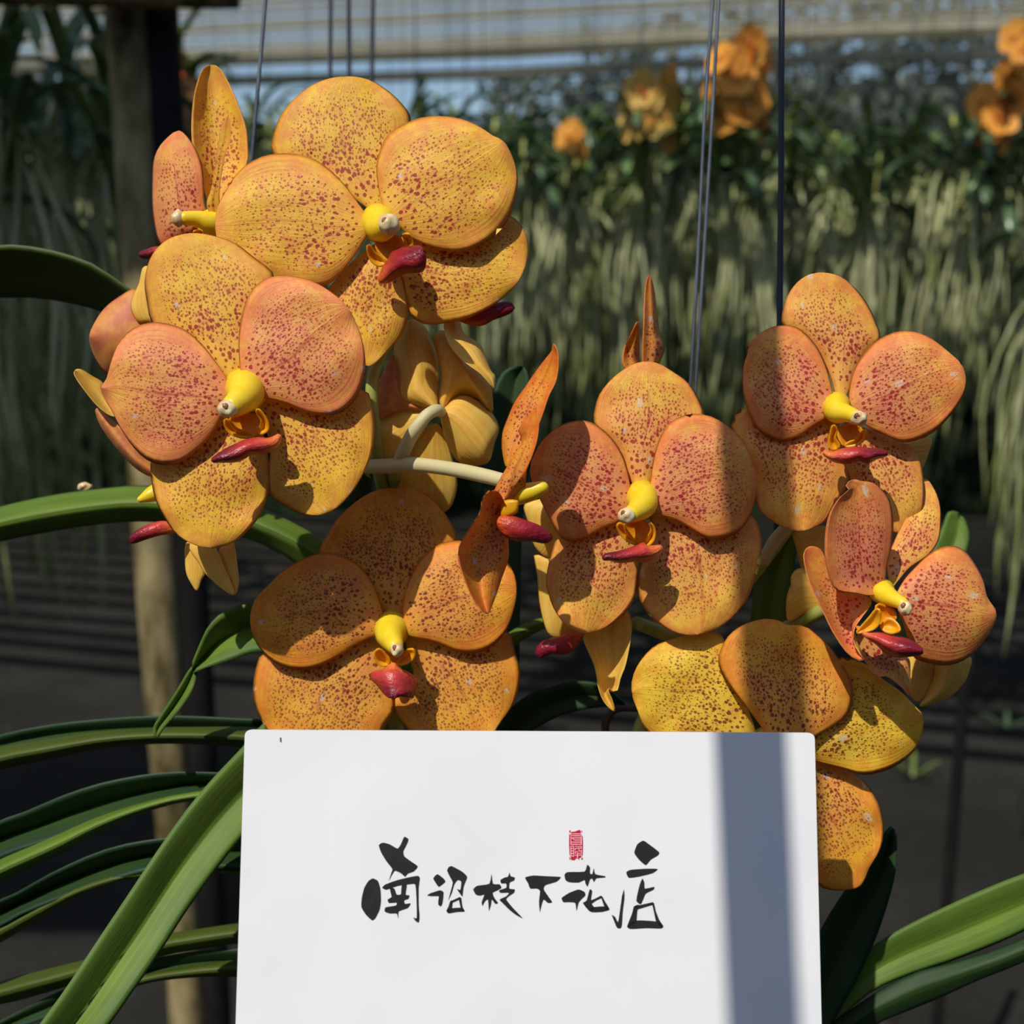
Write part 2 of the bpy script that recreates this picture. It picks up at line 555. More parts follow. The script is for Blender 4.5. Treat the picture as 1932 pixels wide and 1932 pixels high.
M_LEAF_D = leaf_mat('leaf_deep', srgb(34, 58, 34), srgb(54, 78, 32), .5)
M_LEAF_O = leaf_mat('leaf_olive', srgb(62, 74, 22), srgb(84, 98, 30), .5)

# ------------------------------------------------------------------ setting: ground, roof, far side
g = NG('ground_dark')
tc = g.n('ShaderNodeTexCoord')
n = g.noise(tc.outputs['Object'], 2.2, 5, .65)
n2 = g.noise(tc.outputs['Object'], 14, 4, .6)
col = g.mix(g.ramp(n, .35, .7), (.014, .013, .010, 1), (.027, .025, .020, 1))
col = g.mix(g.ramp(n2, .62, .76, 0, .5), col, (.06, .06, .06, 1))
g.base(col, .85, .2); g.bump(n2, .5, .02)
M_GROUND = g.m
floor = boxw('floor', (-14, -6, -0.1), (14, 22, 0.0), M_GROUND)
tag(floor, 'dark earth floor of the shade house with pale specks', 'floor', kind='structure')

M_LATH = simple_mat('lath_weathered', srgb(222, 218, 200), srgb(176, 172, 148), 8, .8, .2, 0, .001, .6, 'Object', (1, 12, 12))
M_WOOD = simple_mat('wood_lichen', srgb(168, 152, 108), srgb(72, 62, 30), 22, .85, .2, .5, .004, 0, 'Object', (1, 1, .35))
M_BLACKWOOD = simple_mat('wood_black', srgb(30, 28, 26), srgb(18, 17, 16), 18, .8, .2)
roof = empty('ceiling', (0, 4, 2.5))
tag(roof, 'roof of pale laths with open gaps high behind the flowers', 'roof', kind='structure')
lath0 = None
yy = 1.75
rl = random.Random(3)
ROOF_ROT = math.radians(-15)
while yy < 7.85:
    if lath0 is None:
        lath0 = boxw('slat', (-7, 3.965, 2.5), (7, 4.035, 2.512), M_LATH, roof)
        o = lath0
    else:
        o = lath0.copy(); COL.objects.link(o)
    o.location = (0, yy - 4, rl.uniform(-.006, .006))
    o.rotation_euler = (0, 0, ROOF_ROT + rl.uniform(-.006, .006))
    yy += .185 + rl.uniform(-.03, .03)
for k, (ey, ez_) in enumerate(((7.85, 2.40), (7.15, 2.42))):
    V, F, U = tube_world([Vector((-6 + i, 0 , .01 * math.sin(i * 1.9))) for i in range(13)], [.035 + .003 * math.sin(i * 2.3) for i in range(13)], 10)
    o = mesh_obj('roof_beam', [v + Vector((0, 4, 2.5)) for v in V], F, M_LATH, roof)
    o.location = (0, ey - 4, ez_ - 2.5)
    o.rotation_euler = (0, 0, ROOF_ROT)

# net wall, and a dark sheet added for the deep shade far behind
g = NG('far_net')
tc = g.n('ShaderNodeTexCoord')
n = g.noise(g.scale(tc.outputs['Object'], 6, 1, .8), 1.0, 4, .6)
n2 = g.noise(tc.outputs['Object'], 1.4, 4, .6)
col = g.mix(g.ramp(n, .35, .65), srgb(70, 82, 74), srgb(150, 156, 146))
col = g.mix(g.ramp(n2, .4, .62), col, srgb(44, 58, 42))
g.base(col, .9, .1)
g.translucent(col, .4)
M_NET = g.m
netw = boxw('wall_back', (1.2, 11.0, 0), (9, 11.03, 2.75), M_NET)
tag(netw, 'grey green netting wall at the far end', 'wall', kind='structure')
M_SHADE_BACKDROP = simple_mat('shade_backdrop_dark', srgb(16, 24, 14), srgb(40, 54, 30), 5, .9, .1, .8, .05)  # near-black colour carries the deep shade behind the rows
hv, hf = [], []
nx, nz = 80, 14
for i in range(nx + 1):
    for j in range(nz + 1):
        x = -9 + 18 * i / nx
        top = 1.95 + .25 * noise.noise(Vector((x * .8, 3, 0))) + .15 * noise.noise(Vector((x * 2.7, 9, 0)))
        zz = top * j / nz
        hv.append(Vector((x, 6.3 + .25 * noise.noise(Vector((x * 2, zz * 2, 1))) + .25 * (j / nz) ** 3, zz)))
for i in range(nx):
    for j in range(nz):
        a = i * (nz + 1) + j
        hf.append((a, a + nz + 1, a + nz + 2, a + 1))
nb = len(hv)
hv += [v + Vector((0, .6, 0)) for v in hv]
hf += [tuple(q + nb for q in f[::-1]) for f in hf]
rim = [i * (nz + 1) + nz for i in range(nx + 1)]
hf += [(a, b, b + nb, a + nb) for a, b in zip(rim, rim[1:])]
shade_backdrop = mesh_obj('shade_backdrop', hv, hf, M_SHADE_BACKDROP)
tag(shade_backdrop, 'near black sheet standing in for the deep shade behind the hanging rows', 'shade_backdrop', kind='stuff')

# trees beyond the roof, leaves catching the light
M_TLEAF = simple_mat('tree_leaf', srgb(104, 116, 96), srgb(170, 176, 160), 3, .4, .5, 0, .001, .35)
M_TRUNK = simple_mat('tree_bark', srgb(60, 54, 46), srgb(40, 36, 30), 6, .9, .1)
def leaf_tree(x, y, ztop, w, seed, label, nleaf=900):
    r = random.Random(seed)
    t = empty('leafy_tree', (x, y, 0))
    tag(t, label, 'tree', 'trees beyond the lath roof')
    V, F, U = tube_world([Vector((x + .05 * math.sin(i), y, i * ztop / 6)) for i in range(6)], [.07 - .008 * i for i in range(6)], 8)
    mesh_obj('trunk', V, F, M_TRUNK, t)
    V, F = [], []
    for k in range(nleaf):
        a, rr = r.uniform(0, 6.283), w * r.random() ** .5
        c = Vector((x + math.cos(a) * rr, y + math.sin(a) * rr * .7, r.uniform(.9, ztop)))
        d = Vector((r.gauss(0, 1), r.gauss(0, 1), r.gauss(-.6, .8))).normalized()
        e = d.cross(Vector((r.gauss(0, 1), r.gauss(0, 1), r.gauss(0, 1)))).normalized()
        nn = d.cross(e)
        L, ww = r.uniform(.04, .09), r.uniform(.016, .032)
        o = len(V)
        V += [c - d * L, c + e * ww + nn * .006, c + d * L, c - e * ww + nn * .006, c - nn * .002]
        F += [(o, o + 1, o + 2, o + 3), (o, o + 3, o + 2, o + 4), (o, o + 4, o + 2, o + 1)]
    fo = mesh_obj('foliage', V, F, M_TLEAF, t, smooth=False, recalc=False)
    fo['kind'] = 'stuff'
for k, (x, y, zt, w, lab) in enumerate((
        (0.45, 9.2, 2.55, .7, 'grey green tree beyond the roof just above the golden flower'),
        (1.25, 8.8, 2.85, .8, 'grey green tree beyond the roof behind the wire pair'),
        (2.15, 8.5, 3.0, .85, 'grey green tree beyond the roof to the right of the thick wire'),
        (3.05, 8.4, 2.9, .8, 'grey green tree beyond the roof behind the largest orange spike'),
        (4.0, 8.6, 3.0, .8, 'last grey green tree beyond the roof at the picture edge'),
        (-.6, 10.2, 2.3, .7, 'low tree beyond the roof between the three dark wires'),
        (-3.2, 9.3, 2.7, .8, 'tree beyond the roof behind the bamboo beam'))):
    leaf_tree(x, y, zt, w, k + 1, lab, 2200)

# wall added behind the camera, out of view, to block low sky light
M_SKY_BLOCK = simple_mat('sky_block_green', srgb(30, 42, 26), srgb(52, 62, 40), 4, .9, .1)
nw = boxw('sky_block_wall', (-9, -2.6, 0), (9, -2.55, 2.6), M_SKY_BLOCK)
tag(nw, 'unseen dark green wall added behind the camera to block low sky', 'wall', kind='structure')
# wooden post and beam at the upper left
post = empty('wooden_post', (-0.46, 1.5, 0))
pa, pb = PD(228, 0, 1.5), PD(333, 1460, 1.5)
px_ = (pa.x + pb.x) / 2
post.location = (px_, 1.5, 0)
V, F, U = tube_world([Vector((px_ + .004 * math.sin(i * 1.3), 1.5, i * .26)) for i in range(11)], [.027 + .002 * math.sin(i * 2.1) for i in range(11)], 12)
mesh_obj('pole', V, F, M_WOOD, post, uvs={'UVMap': U})
V, F, U = tube_world([Vector((px_ + .040, 1.50, i * .26)) for i in range(11)], [.020] * 11, 8)
mesh_obj('backing_strip', V, F, M_BLACKWOOD, post, uvs={'UVMap': U})
tag(post, 'lichen stained wooden post with a black strip standing behind the flowers', 'post')
zb = PD(100, 12, 1.45).z
V, F, U = tube_world([Vector((-1.3 + i * .1, 1.44, zb + .004 * math.sin(i))) for i in range(11)], [.021 + .002 * math.sin(i * 1.7) for i in range(11)], 12)
bm_ = mesh_obj('bamboo_beam', V, F, M_WOOD, None, uvs={'UVMap': U})
tag(bm_, 'yellowed bamboo beam tied across the top of the wooden post', 'beam')
# black stake on the right
sp = PD(1795, 1600, 1.7)
V, F, U = tube_world([Vector((sp.x, sp.y, z * .1)) for z in range(9)] + [Vector((sp.x, sp.y, PD(1795, 1200, 1.7).z))], [.0085] * 10, 8)
stk = mesh_obj('black_stake', V, F, M_BLACKWOOD, None, uvs={'UVMap': U})
tag(stk, 'thin black stake standing in the dark ground', 'stake')

# batten of the open roof bay above the flowers; its shadow falls across the card
bdir = PD(1437, 1932, .3305) - PD(1412, 1385, .340)
az = bdir - SUN_DIR * (bdir.z / SUN_DIR.z)
az = Vector((az.x, az.y, 0)).normalized()
if az.y < 0: az = -az
M_BATTEN = simple_mat('batten_wood', srgb(120, 104, 80), srgb(90, 76, 58), 20, .8)
tgt = PD(1418, 1500, .338)
bc = tgt - SUN_DIR * 0.52
perp = Vector((-az.y, az.x, 0))
ba, bb = bc - az * 1.1, bc + az * 0.45
hw = 0.0088
V = [p + perp * sx * hw + Vector((0, 0, sz)) for p in (ba, bb) for sx in (-1, 1) for sz in (0, .006)]
F = [(0, 1, 3, 2), (4, 6, 7, 5), (0, 4, 5, 1), (2, 3, 7, 6), (0, 2, 6, 4), (1, 5, 7, 3)]
bt = mesh_obj('roof_batten', V, F, M_BATTEN, None, smooth=False)
tag(bt, 'narrow wooden roof batten overhead whose shadow crosses the card', 'batten')

# ------------------------------------------------------------------ rows of hanging orchids behind
M_BGLEAF = [simple_mat('bg_leaf_a', srgb(82, 110, 58), srgb(116, 146, 84), 9, .28, .7, 0, .001, .2),
            simple_mat('bg_leaf_b', srgb(60, 90, 60), srgb(94, 122, 80), 9, .28, .7, 0, .001, .2),
            simple_mat('bg_leaf_c', srgb(130, 146, 70), srgb(102, 126, 58), 9, .3, .6, 0, .001, .2)]
M_ROOT = simple_mat('root_grey', srgb(120, 128, 66), srgb(196, 198, 150), 7, .8, .2)
M_WIRE = simple_mat('wire_grey', srgb(96, 102, 112), srgb(64, 70, 80), 40, .45, .5)
M_WIREB = simple_mat('wire_black', srgb(34, 38, 52), srgb(24, 27, 38), 40, .5, .5)
M_WIRE.node_tree.nodes['Principled BSDF'].inputs['Metallic'].default_value = .3

def strap_mesh(name, length, width, arch, mat, fold=.25):
    n = 9
    V, F = [], []
    for i in range(n + 1):
        t = i / n
        ang = math.radians(68) - arch * t
        if i == 0:
            p = Vector((0, 0, 0))
        else:
            p = p + Vector((math.cos(ang), 0, math.sin(ang))) * length / n
        w = width * (.75 + .5 * t - .55 * t * t) * (1 if t < .85 else max(.12, math.sqrt(max(0, 1 - ((t - .85) / .15) ** 2))))
        nrm = Vector((-math.sin(ang), 0, math.cos(ang)))
        for s in (-1, 0, 1):
            V.append(p + Vector((0, s * w / 2, 0)) + nrm * (abs(s) * w * fold))
        for s in (-1, 0, 1):
            V.append(p + Vector((0, s * w / 2, 0)) + nrm * (abs(s) * w * fold - .002))
    for i in range(n):
        a, b = i * 6, (i + 1) * 6
        F += [(a, b, b + 1, a + 1), (a + 1, b + 1, b + 2, a + 2), (a + 4, b + 4, b + 3, a + 3), (a + 5, b + 5, b + 4, a + 4),
              (a, a + 3, b + 3, b), (a + 2, b + 2, b + 5, a + 5)]
    F += [(0, 1, 4, 3), (1, 2, 5, 4), (n * 6 + 3, n * 6 + 4, n * 6 + 1, n * 6), (n * 6 + 4, n * 6 + 5, n * 6 + 2, n * 6 + 1)]
    me = bpy.data.meshes.new(name)
    me.from_pydata([tuple(v) for v in V], [], F)
    me.materials.append(mat)
    me.polygons.foreach_set('use_smooth', [True] * len(me.polygons))
    me.update()
    return me
STRAPS = [strap_mesh('strap_leaf', L, w, a, m) for L, w, a, m in
          ((.26, .032, 1.5, M_BGLEAF[0]), (.22, .030, .9, M_BGLEAF[1]), (.30, .034, 2.0, M_BGLEAF[0]),
           (.24, .030, 2.3, M_BGLEAF[1]), (.20, .028, .5, M_BGLEAF[2]))]

def raw_mesh(name, V, F, mat, midx=None):
    me = bpy.data.meshes.new(name)
    me.from_pydata([tuple(v) for v in V], [], F)
    for m in (mat if isinstance(mat, list) else [mat]):
        me.materials.append(m)
    if midx: me.polygons.foreach_set('material_index', midx)
    me.polygons.foreach_set('use_smooth', [True] * len(me.polygons))
    me.update()
    return me

def roots_mesh(seed):
    r = random.Random(seed)
    V, F = [], []
    for k in range(26):
        a = r.uniform(0, 6.28)
        reach = r.uniform(.01, .10)
        ln = r.uniform(.28, .66)
        z0 = r.uniform(-.02, .10)
        path = []
        for i in range(9):
            t = i / 8
            out = reach * (1 - (1 - t) ** 3)
            path.append(Vector((math.cos(a) * out + .012 * math.sin(t * 7 + k), math.sin(a) * out + .012 * math.cos(t * 6 + k * 2),
                                z0 + .03 * math.sin(math.pi * min(1, t * 2.5)) * (t < .4) - ln * t ** 1.25)))
        rad = r.uniform(.0026, .0052)
        v, f, _ = tube_world(path, [rad * (1 - .35 * (i / 8) ** 3) for i in range(9)], 5)
        o = len(V)
        V += v
        F += [tuple(q + o for q in ff) for ff in f]
    return raw_mesh('roots', V, F, M_ROOT)
ROOTS = [roots_mesh(s) for s in range(5)]
v, f, _ = tube_world([Vector((0, 0, -.06)), Vector((.004, 0, .06)), Vector((0, .003, .20))], [.008, .007, .005], 6)
STEMM = raw_mesh('stem', v, f, M_STEM)
v, f, _ = tube_world([Vector((0, 0, -.02)), Vector((.004, .002, .5)), Vector((0, 0, 1.06))], [.0013] * 3, 5)
WIREM = raw_mesh('wire', v, f, M_WIRE)

def bg_flower_mesh(name, mat):
    V, F, MI = [], [], []
    for k in range(5):
        a = math.radians(90 + 72 * k)
        ca, sa = math.cos(a), math.sin(a)
        o = len(V)
        fr = .003 if k in (1, 4) else 0
        rings = [(.002, .006), (.014, .017), (.026, .023), (.037, .019), (.044, .007)]
        for d, w in rings:
            for s in (-1, 0, 1):
                V.append(Vector((ca * d - sa * w * s, -.004 * (d / .04) ** 2 + fr + .003 * (1 - abs(s)), sa * d + ca * w * s)))
        for d, w in rings:
            for s in (-1, 0, 1):
                V.append(Vector((ca * d - sa * w * s, -.004 * (d / .04) ** 2 + fr + .003 * (1 - abs(s)) + .0012, sa * d + ca * w * s)))
        for i in range(4):
            for s in range(2):
                q = o + i * 3 + s
                F.append((q, q + 1, q + 4, q + 3)); MI.append(0)
                F.append((q + 15, q + 18, q + 19, q + 16)); MI.append(0)
    v, f, _ = tube_world([Vector((0, .002, 0)), Vector((0, -.008, -.003)), Vector((0, -.014, -.010))], [.005, .004, .002], 6)
    o = len(V)
    V += v; F += [tuple(q + o for q in ff) for ff in f]; MI += [1] * len(f)
    return raw_mesh(name, V, F, [mat, M_LIPD], MI)
M_BGF = [simple_mat('bg_petal_orange', srgb(248, 186, 84), srgb(236, 160, 62), 40, .5, .3, 0, .001, .25),
         simple_mat('bg_petal_yellow', srgb(240, 204, 110), srgb(222, 176, 84), 40, .5, .3, 0, .001, .25),
         simple_mat('bg_petal_tan', srgb(190, 150, 96), srgb(150, 110, 64), 40, .6, .3, 0, .001, .2)]
BGF = [bg_flower_mesh('flower', m) for m in M_BGF]

def add(name, me, parent, loc=(0, 0, 0), rot=(0, 0, 0), sc=1.0):
    o = bpy.data.objects.new(name, me)
    COL.objects.link(o)
    o.parent = parent
    o.location = loc
    o.rotation_euler = rot
    o.scale = (sc, sc, sc)
    return o

def hanging_orchid(x, y, z, seed, label, group, nleaf=12, flowers=None, droots=True, wires=1):
    r = random.Random(seed)
    t = empty('hanging_orchid', (x, y, z))
    tag(t, label, 'orchid plant', group)
    add('stem', STEMM, t, (0, 0, 0), (r.uniform(-.1, .1), r.uniform(-.1, .1), 0))
    az0 = r.uniform(0, 3.14)
    for k in range(nleaf):
        s = k % 2
        add('leaf', STRAPS[r.randrange(5)], t, (0, 0, -.03 + .21 * k / nleaf),
            (r.uniform(-.15, .15), r.uniform(-.25, .25), az0 + math.pi * s + r.uniform(-.45, .45)), r.uniform(.8, 1.15) * (1 - .25 * k / nleaf))
    if droots:
        ro = add('roots', ROOTS[r.randrange(5)], t, (0, 0, 0), (0, 0, r.uniform(0, 6.28)), r.uniform(.85, 1.2))
        ro['kind'] = 'stuff'
    for w in range(wires):
        o = add('wire', WIREM, t, (r.uniform(-.03, .03), r.uniform(-.02, .02), 0), (r.uniform(-.02, .02), r.uniform(-.03, .03), 0))
        o.scale.z = (2.49 - z) / 1.06
    if flowers:
        kind, n, (fx, fz), (sx, sz) = flowers
        v, f, _ = tube_world([Vector((0, 0, .02)), Vector((fx * .6, -.03, fz * .6)), Vector((fx, -.05, fz + sz * .4))], [.003, .0026, .0018], 6)
        add('flower_spike', raw_mesh('flower_spike', v, f, M_STEM), t)
        for k in range(n):
            a = 2.4 * k
            q = k / max(1, n - 1)
            add('flower', BGF[kind], t, (fx + math.cos(a) * sx, -.05 - abs(math.sin(a)) * .04, fz - sz + 2 * sz * q),
                (r.uniform(-.4, .3), r.uniform(-.3, .3), math.cos(a) * .9), r.uniform(.85, 1.1))
    return t

rp = random.Random(11)
GA, GB, GC = ('orchids hanging in the %s back row' % w for w in ('nearest', 'middle', 'farthest'))
LA = 'hanging orchid without flowers in the nearest back row, thick pale roots in full view'
LB = 'hanging orchid in the middle back row, its roots half hidden behind the nearest row'
LC = 'small distant hanging orchid in the farthest back row under the lath roof'
flowering = {  # pixel x -> kind, count, spike centre pixel (x, y), label
    1215: (1, 9, 1215, 215, .045, .055, 'hanging orchid bearing a pale yellow flower spike behind the wire pair'),
    1385: (0, 12, 1378, 170, .050, .085, 'hanging orchid with a tall orange flower spike crossed by the wire pair'),
    1885: (0, 10, 1905, 150, .050, .075, 'hanging orchid with a large orange flower spike at the edge of the picture'),
    1830: (0, 6, 1845, 225, .030, .050, 'hanging orchid with a narrow drooping orange spike beside the larger one'),
    1075: (0, 2, 1078, 275, .012, .012, 'hanging orchid with one small orange bloom low among its leaves'),
}
for pxx, (kd, n, fx, fy, sx, sz, lab) in flowering.items():
    d = 2.9
    b = PD(pxx, 400, d)
    fp = PD(fx, fy, d)
    hanging_orchid(b.x, b.y, b.z, pxx, lab, None, 12, (kd, n, (fp.x - b.x, fp.z - b.z), (sx, sz)))
xx = 690
while xx < 2080:
    if min(abs(xx - q) for q in flowering) > 22:
        d = 3.0 + rp.uniform(-.12, .16)
        b = PD(xx, 400 + rp.uniform(-45, 40), d)
        hanging_orchid(b.x, b.y, b.z, int(xx * 13), LA, GA, 12)
    xx += 72 + rp.uniform(-14, 14)
xx = -80
while xx < 2050:
    d = 3.8 + rp.uniform(-.2, .3)
    b = PD(xx, 360 + rp.uniform(-40, 40), d)
    hanging_orchid(b.x, b.y, b.z, int(xx * 17) + 5, LB, GB, 10)
    xx += 84 + rp.uniform(-20, 20)
xx = 300
while xx < 2050:
    d = 5.4 + rp.uniform(-.4, .5)
    b = PD(xx, 330 + rp.uniform(-50, 30), d)
    hanging_orchid(b.x, b.y, b.z, int(xx * 19) + 7, LC, GC, 8, droots=True, wires=2)
    xx += 74 + rp.uniform(-20, 20)
GL = 'shaded orchids beside the wooden post'
for k, (pxx, pyy, d) in enumerate(((20, 330, 1.75), (135, 300, 1.95), (215, 350, 1.85), (-90, 420, 1.7), (70, 420, 2.1))):
    b = PD(pxx, pyy, d)
    hanging_orchid(b.x, b.y, b.z, 900 + k, 'dark leafed hanging orchid in deep shade beside the wooden post', GL, 14)
b = PD(1965, 640, 2.25)
hanging_orchid(b.x, b.y, b.z, 977, 'low hanging orchid at the right edge with pale roots fanning out', None, 6)
b = PD(340, 260, 2.3)
hanging_orchid(b.x, b.y, b.z, 950, 'hanging orchid with withered tan blooms just behind the wooden post', None, 8, (2, 6, (0, .055), (.03, .05)))

# black sheet added overhead, out of view, to shade the left side and post
M_ADDED_SHADE = simple_mat('added_shade', srgb(24, 26, 24), srgb(34, 36, 34), 30, .9)
sc_ = boxw('added_shade', (-4.5, 0.70, 2.62), (-0.72, 1.72, 2.624), M_ADDED_SHADE)
tag(sc_, 'unseen black sheet added overhead to shade the wooden post and left side', 'added shade')

# weeds on the ground
for k, (pxx, pyy, d, lab) in enumerate(((1722, 1470, 2.9, 'small green weed on the dark ground beside the black stake'),
                                        (80, 1080, 4.6, 'small pale green weed on the ground beyond the long leaf'),
                                        (1900, 1380, 3.2, 'tiny grey weed on the dark ground at the edge'))):
    p = PD(pxx, pyy, d)
    ray = (p - CAM).normalized()
    p = CAM + ray * ((0.0 - CAM.z) / ray.z)
    t = empty('weed', p)
    tag(t, lab, 'weed')
    for q in range(5):
        add('leaf', STRAPS[4] if k != 2 else STRAPS[1], t, (0, 0, 0), (0, .3, q * 1.26), .45)
p = PD(160, 919, .455)
db = blob('dried_bud', None, '', (160, 919, (D0 - .452) * 1000), 15, 11, 10, M_CAP, .5, 4)
tag(db, 'small dried cream bud lying on the long arched leaf', 'dried bud')

# ------------------------------------------------------------------ the orchid plant in front
plant = empty('orchid_plant', P(1000, 2300, -45))
tag(plant, 'orchid plant in bloom with spotted orange flowers and long strap leaves behind the white card', 'orchid plant')

def petal(par, name, z, pts, tone, H, tip=None, **kw):
    mats = [TONES[tone], M_BACK] if tone in TONES else [tone, tone]
    kw.setdefault('thick', .38)
    kw.setdefault('nv', 22)
    kw.setdefault('nu', 28)
    return blade(name, par, z, pts, tip, h=H, mats=mats, **kw)

seedc = [0]
def flower(label, c, H0):
    seedc[0] += 1
    f = empty('flower', P(c[0], c[1], H0), plant)
    f['label'] = label
    return f

def front_flower(label, z, H, tones, dorsal, lpet, rpet, lsep, rsep, tips=(None,) * 5, centre=None, yaw=0.0):
    """the five tepals of a flower that looks at the viewer; H mm in front of the cluster plane"""
    zs = z if isinstance(z, dict) else {k: z for k in 'dlrab'}
    c = zp(zs['d'], [dorsal[0]])[0]
    f = flower(label, c, H)
    sd = seedc[0] * 10
    pt, st = tones
    petal(f, 'dorsal_sepal', zs['d'], dorsal, st, (H - 3, H - 6), tips[0], bulge=.8, side=(-1.6, -1.6), wave=1.0, seed=sd)
    petal(f, 'petal', zs['l'], lpet, pt, (H + 1, H + 3 + yaw), tips[1], bulge=1.3, side=(-1.2, -1.2), seed=sd + 1, wave=1.3)
    petal(f, 'petal', zs['r'], rpet, pt, (H + 1, H + 3 - yaw), tips[2], bulge=1.3, side=(-1.2, -1.2), seed=sd + 2, wave=1.3)
    if lsep: petal(f, 'sepal', zs['a'], lsep, st, (H - 3.5, H - 3), tips[3], bulge=.6, side=(-1.8, -1), seed=sd + 3, wave=1.5)
    if rsep: petal(f, 'sepal', zs['b'], rsep, st, (H - 4, H - 3.5), tips[4], bulge=.6, side=(-1, -1.8), seed=sd + 4, wave=1.5)
    return f

def centre(f, z, H, col, cap, lobes=(), pouch=None, lip=None, lipmat=None, lip_tip=None, lip_h=(9, 15)):
    """column and lip. col: [(x,y,h,r)...], cap: (x,y,h,rx,ry)"""
    a0, b0, h0_, r0 = col[0]
    col = [(a0, b0, -3, r0 * 1.38), (a0, b0, .5, r0 * 1.22)] + [(a, b, hh * .85, r * 1.04) for a, b, hh, r in col[1:]]
    tube('column', f, z, [(a, b, H + hh) for a, b, hh, r in col], [r for a, b, hh, r in col], M_COLUMN, seg=18, round_end=True)
    if cap:
        x, y, hh, rx, ry = cap
        hh *= .88
        blob('anther_cap', f, z, (x, y, H + hh), rx, ry, (rx + ry) / 2, M_CAP, .25, seedc[0])
        blob('pollinia', f, z, (x - rx * .25, y - ry * .3, H + hh + (rx + ry) * Z[z][2] * .16 * .32), rx * .42, ry * .42, rx * .35, M_POLLEN, .2, seedc[0])
    if pouch:
        blade('lip_pouch', f, z, pouch, None, h=(H + 5, H + 6), bulge=-3, mats=M_POUCH, thick=.9, nu=12, nv=10, wave=0)
    for k, lb in enumerate(lobes):
        blade('side_lobe', f, z, lb, None, h=(H + 7, H + 11), bulge=-2.2, mats=M_LOBE, thick=.8, lens=.15, nu=14, nv=8, wave=.3, seed=k)
    if lip:
        blade('lip', f, z, lip, lip_tip, h=(H + lip_h[0], H + lip_h[1]), bulge=2.2, side=(-4, -4), mats=lipmat or M_LIP, thick=.8, lens=.5, nu=24, nv=16, wave=2.2, seed=seedc[0])

# flower 1, top
H = 0
f1 = front_flower('large golden spotted flower at the top of the cluster', {'d': 'B', 'l': '', 'r': 'B', 'a': '', 'b': 'B'}, H, ('gold', 'goldsepal'),
    [(800, 1075), (640, 960), (400, 850), (150, 740), (45, 620), (50, 530), (100, 380), (200, 250), (330, 150), (450, 105), (580, 92), (720, 110), (850, 180), (960, 280), (1025, 390), (1000, 560), (900, 800), (840, 1000)],
    [(700, 428), (686, 456), (661, 494), (640, 520), (613, 540), (560, 545), (500, 535), (450, 510), (415, 470), (407, 426), (410, 392), (429, 354), (449, 325), (475, 304), (511, 291), (555, 290), (589, 298), (621, 319), (651, 349), (672, 378), (691, 405)],
    [(865, 1080), (805, 920), (780, 740), (800, 620), (860, 500), (960, 430), (1080, 380), (1220, 365), (1370, 385), (1500, 440), (1600, 508), (1668, 540), (1730, 640), (1770, 770), (1765, 900), (1720, 1060), (1640, 1180), (1520, 1270), (1400, 1318), (1280, 1315), (1150, 1280), (1040, 1230), (960, 1160)],
    [(735, 450), (756, 510), (768, 565), (769, 600), (758, 632), (738, 655), (712, 682), (690, 690), (655, 660), (625, 610), (612, 560), (640, 520), (680, 480)],
    [(900, 1280), (1000, 1180), (1300, 1150), (1550, 1080), (1715, 1065), (1800, 1140), (1840, 1230), (1845, 1330), (1815, 1440), (1770, 1540), (1650, 1660), (1480, 1760), (1350, 1805), (1200, 1828), (1130, 1830), (1060, 1800), (1000, 1740), (985, 1660), (980, 1560), (940, 1450)],
    tips=(10, 9, 11, 7, 8))
centre(f1, 'B', H, [(800, 1120, 1, 100), (810, 1150, 6, 96), (835, 1150, 11, 80), (855, 1140, 15, 66)], (866, 1130, 16.5, 74, 70),
       lobes=([(850, 1400), (790, 1425), (735, 1380), (716, 1320), (722, 1268), (750, 1290), (780, 1325), (830, 1360)],
              [(975, 1310), (975, 1250), (962, 1195), (1005, 1195), (1035, 1240), (1042, 1290), (1020, 1320)]),
       pouch=[(800, 1180), (770, 1270), (800, 1350), (870, 1400), (960, 1370), (1000, 1290), (970, 1220), (900, 1200)],
       lip=[(800, 1525), (822, 1430), (865, 1365), (895, 1305), (980, 1280), (1075, 1278), (1110, 1310), (1130, 1395), (1105, 1460), (1010, 1470), (950, 1485), (900, 1520), (850, 1538)],
       lipmat=M_LIPD, lip_tip=6, lip_h=(10, 19))

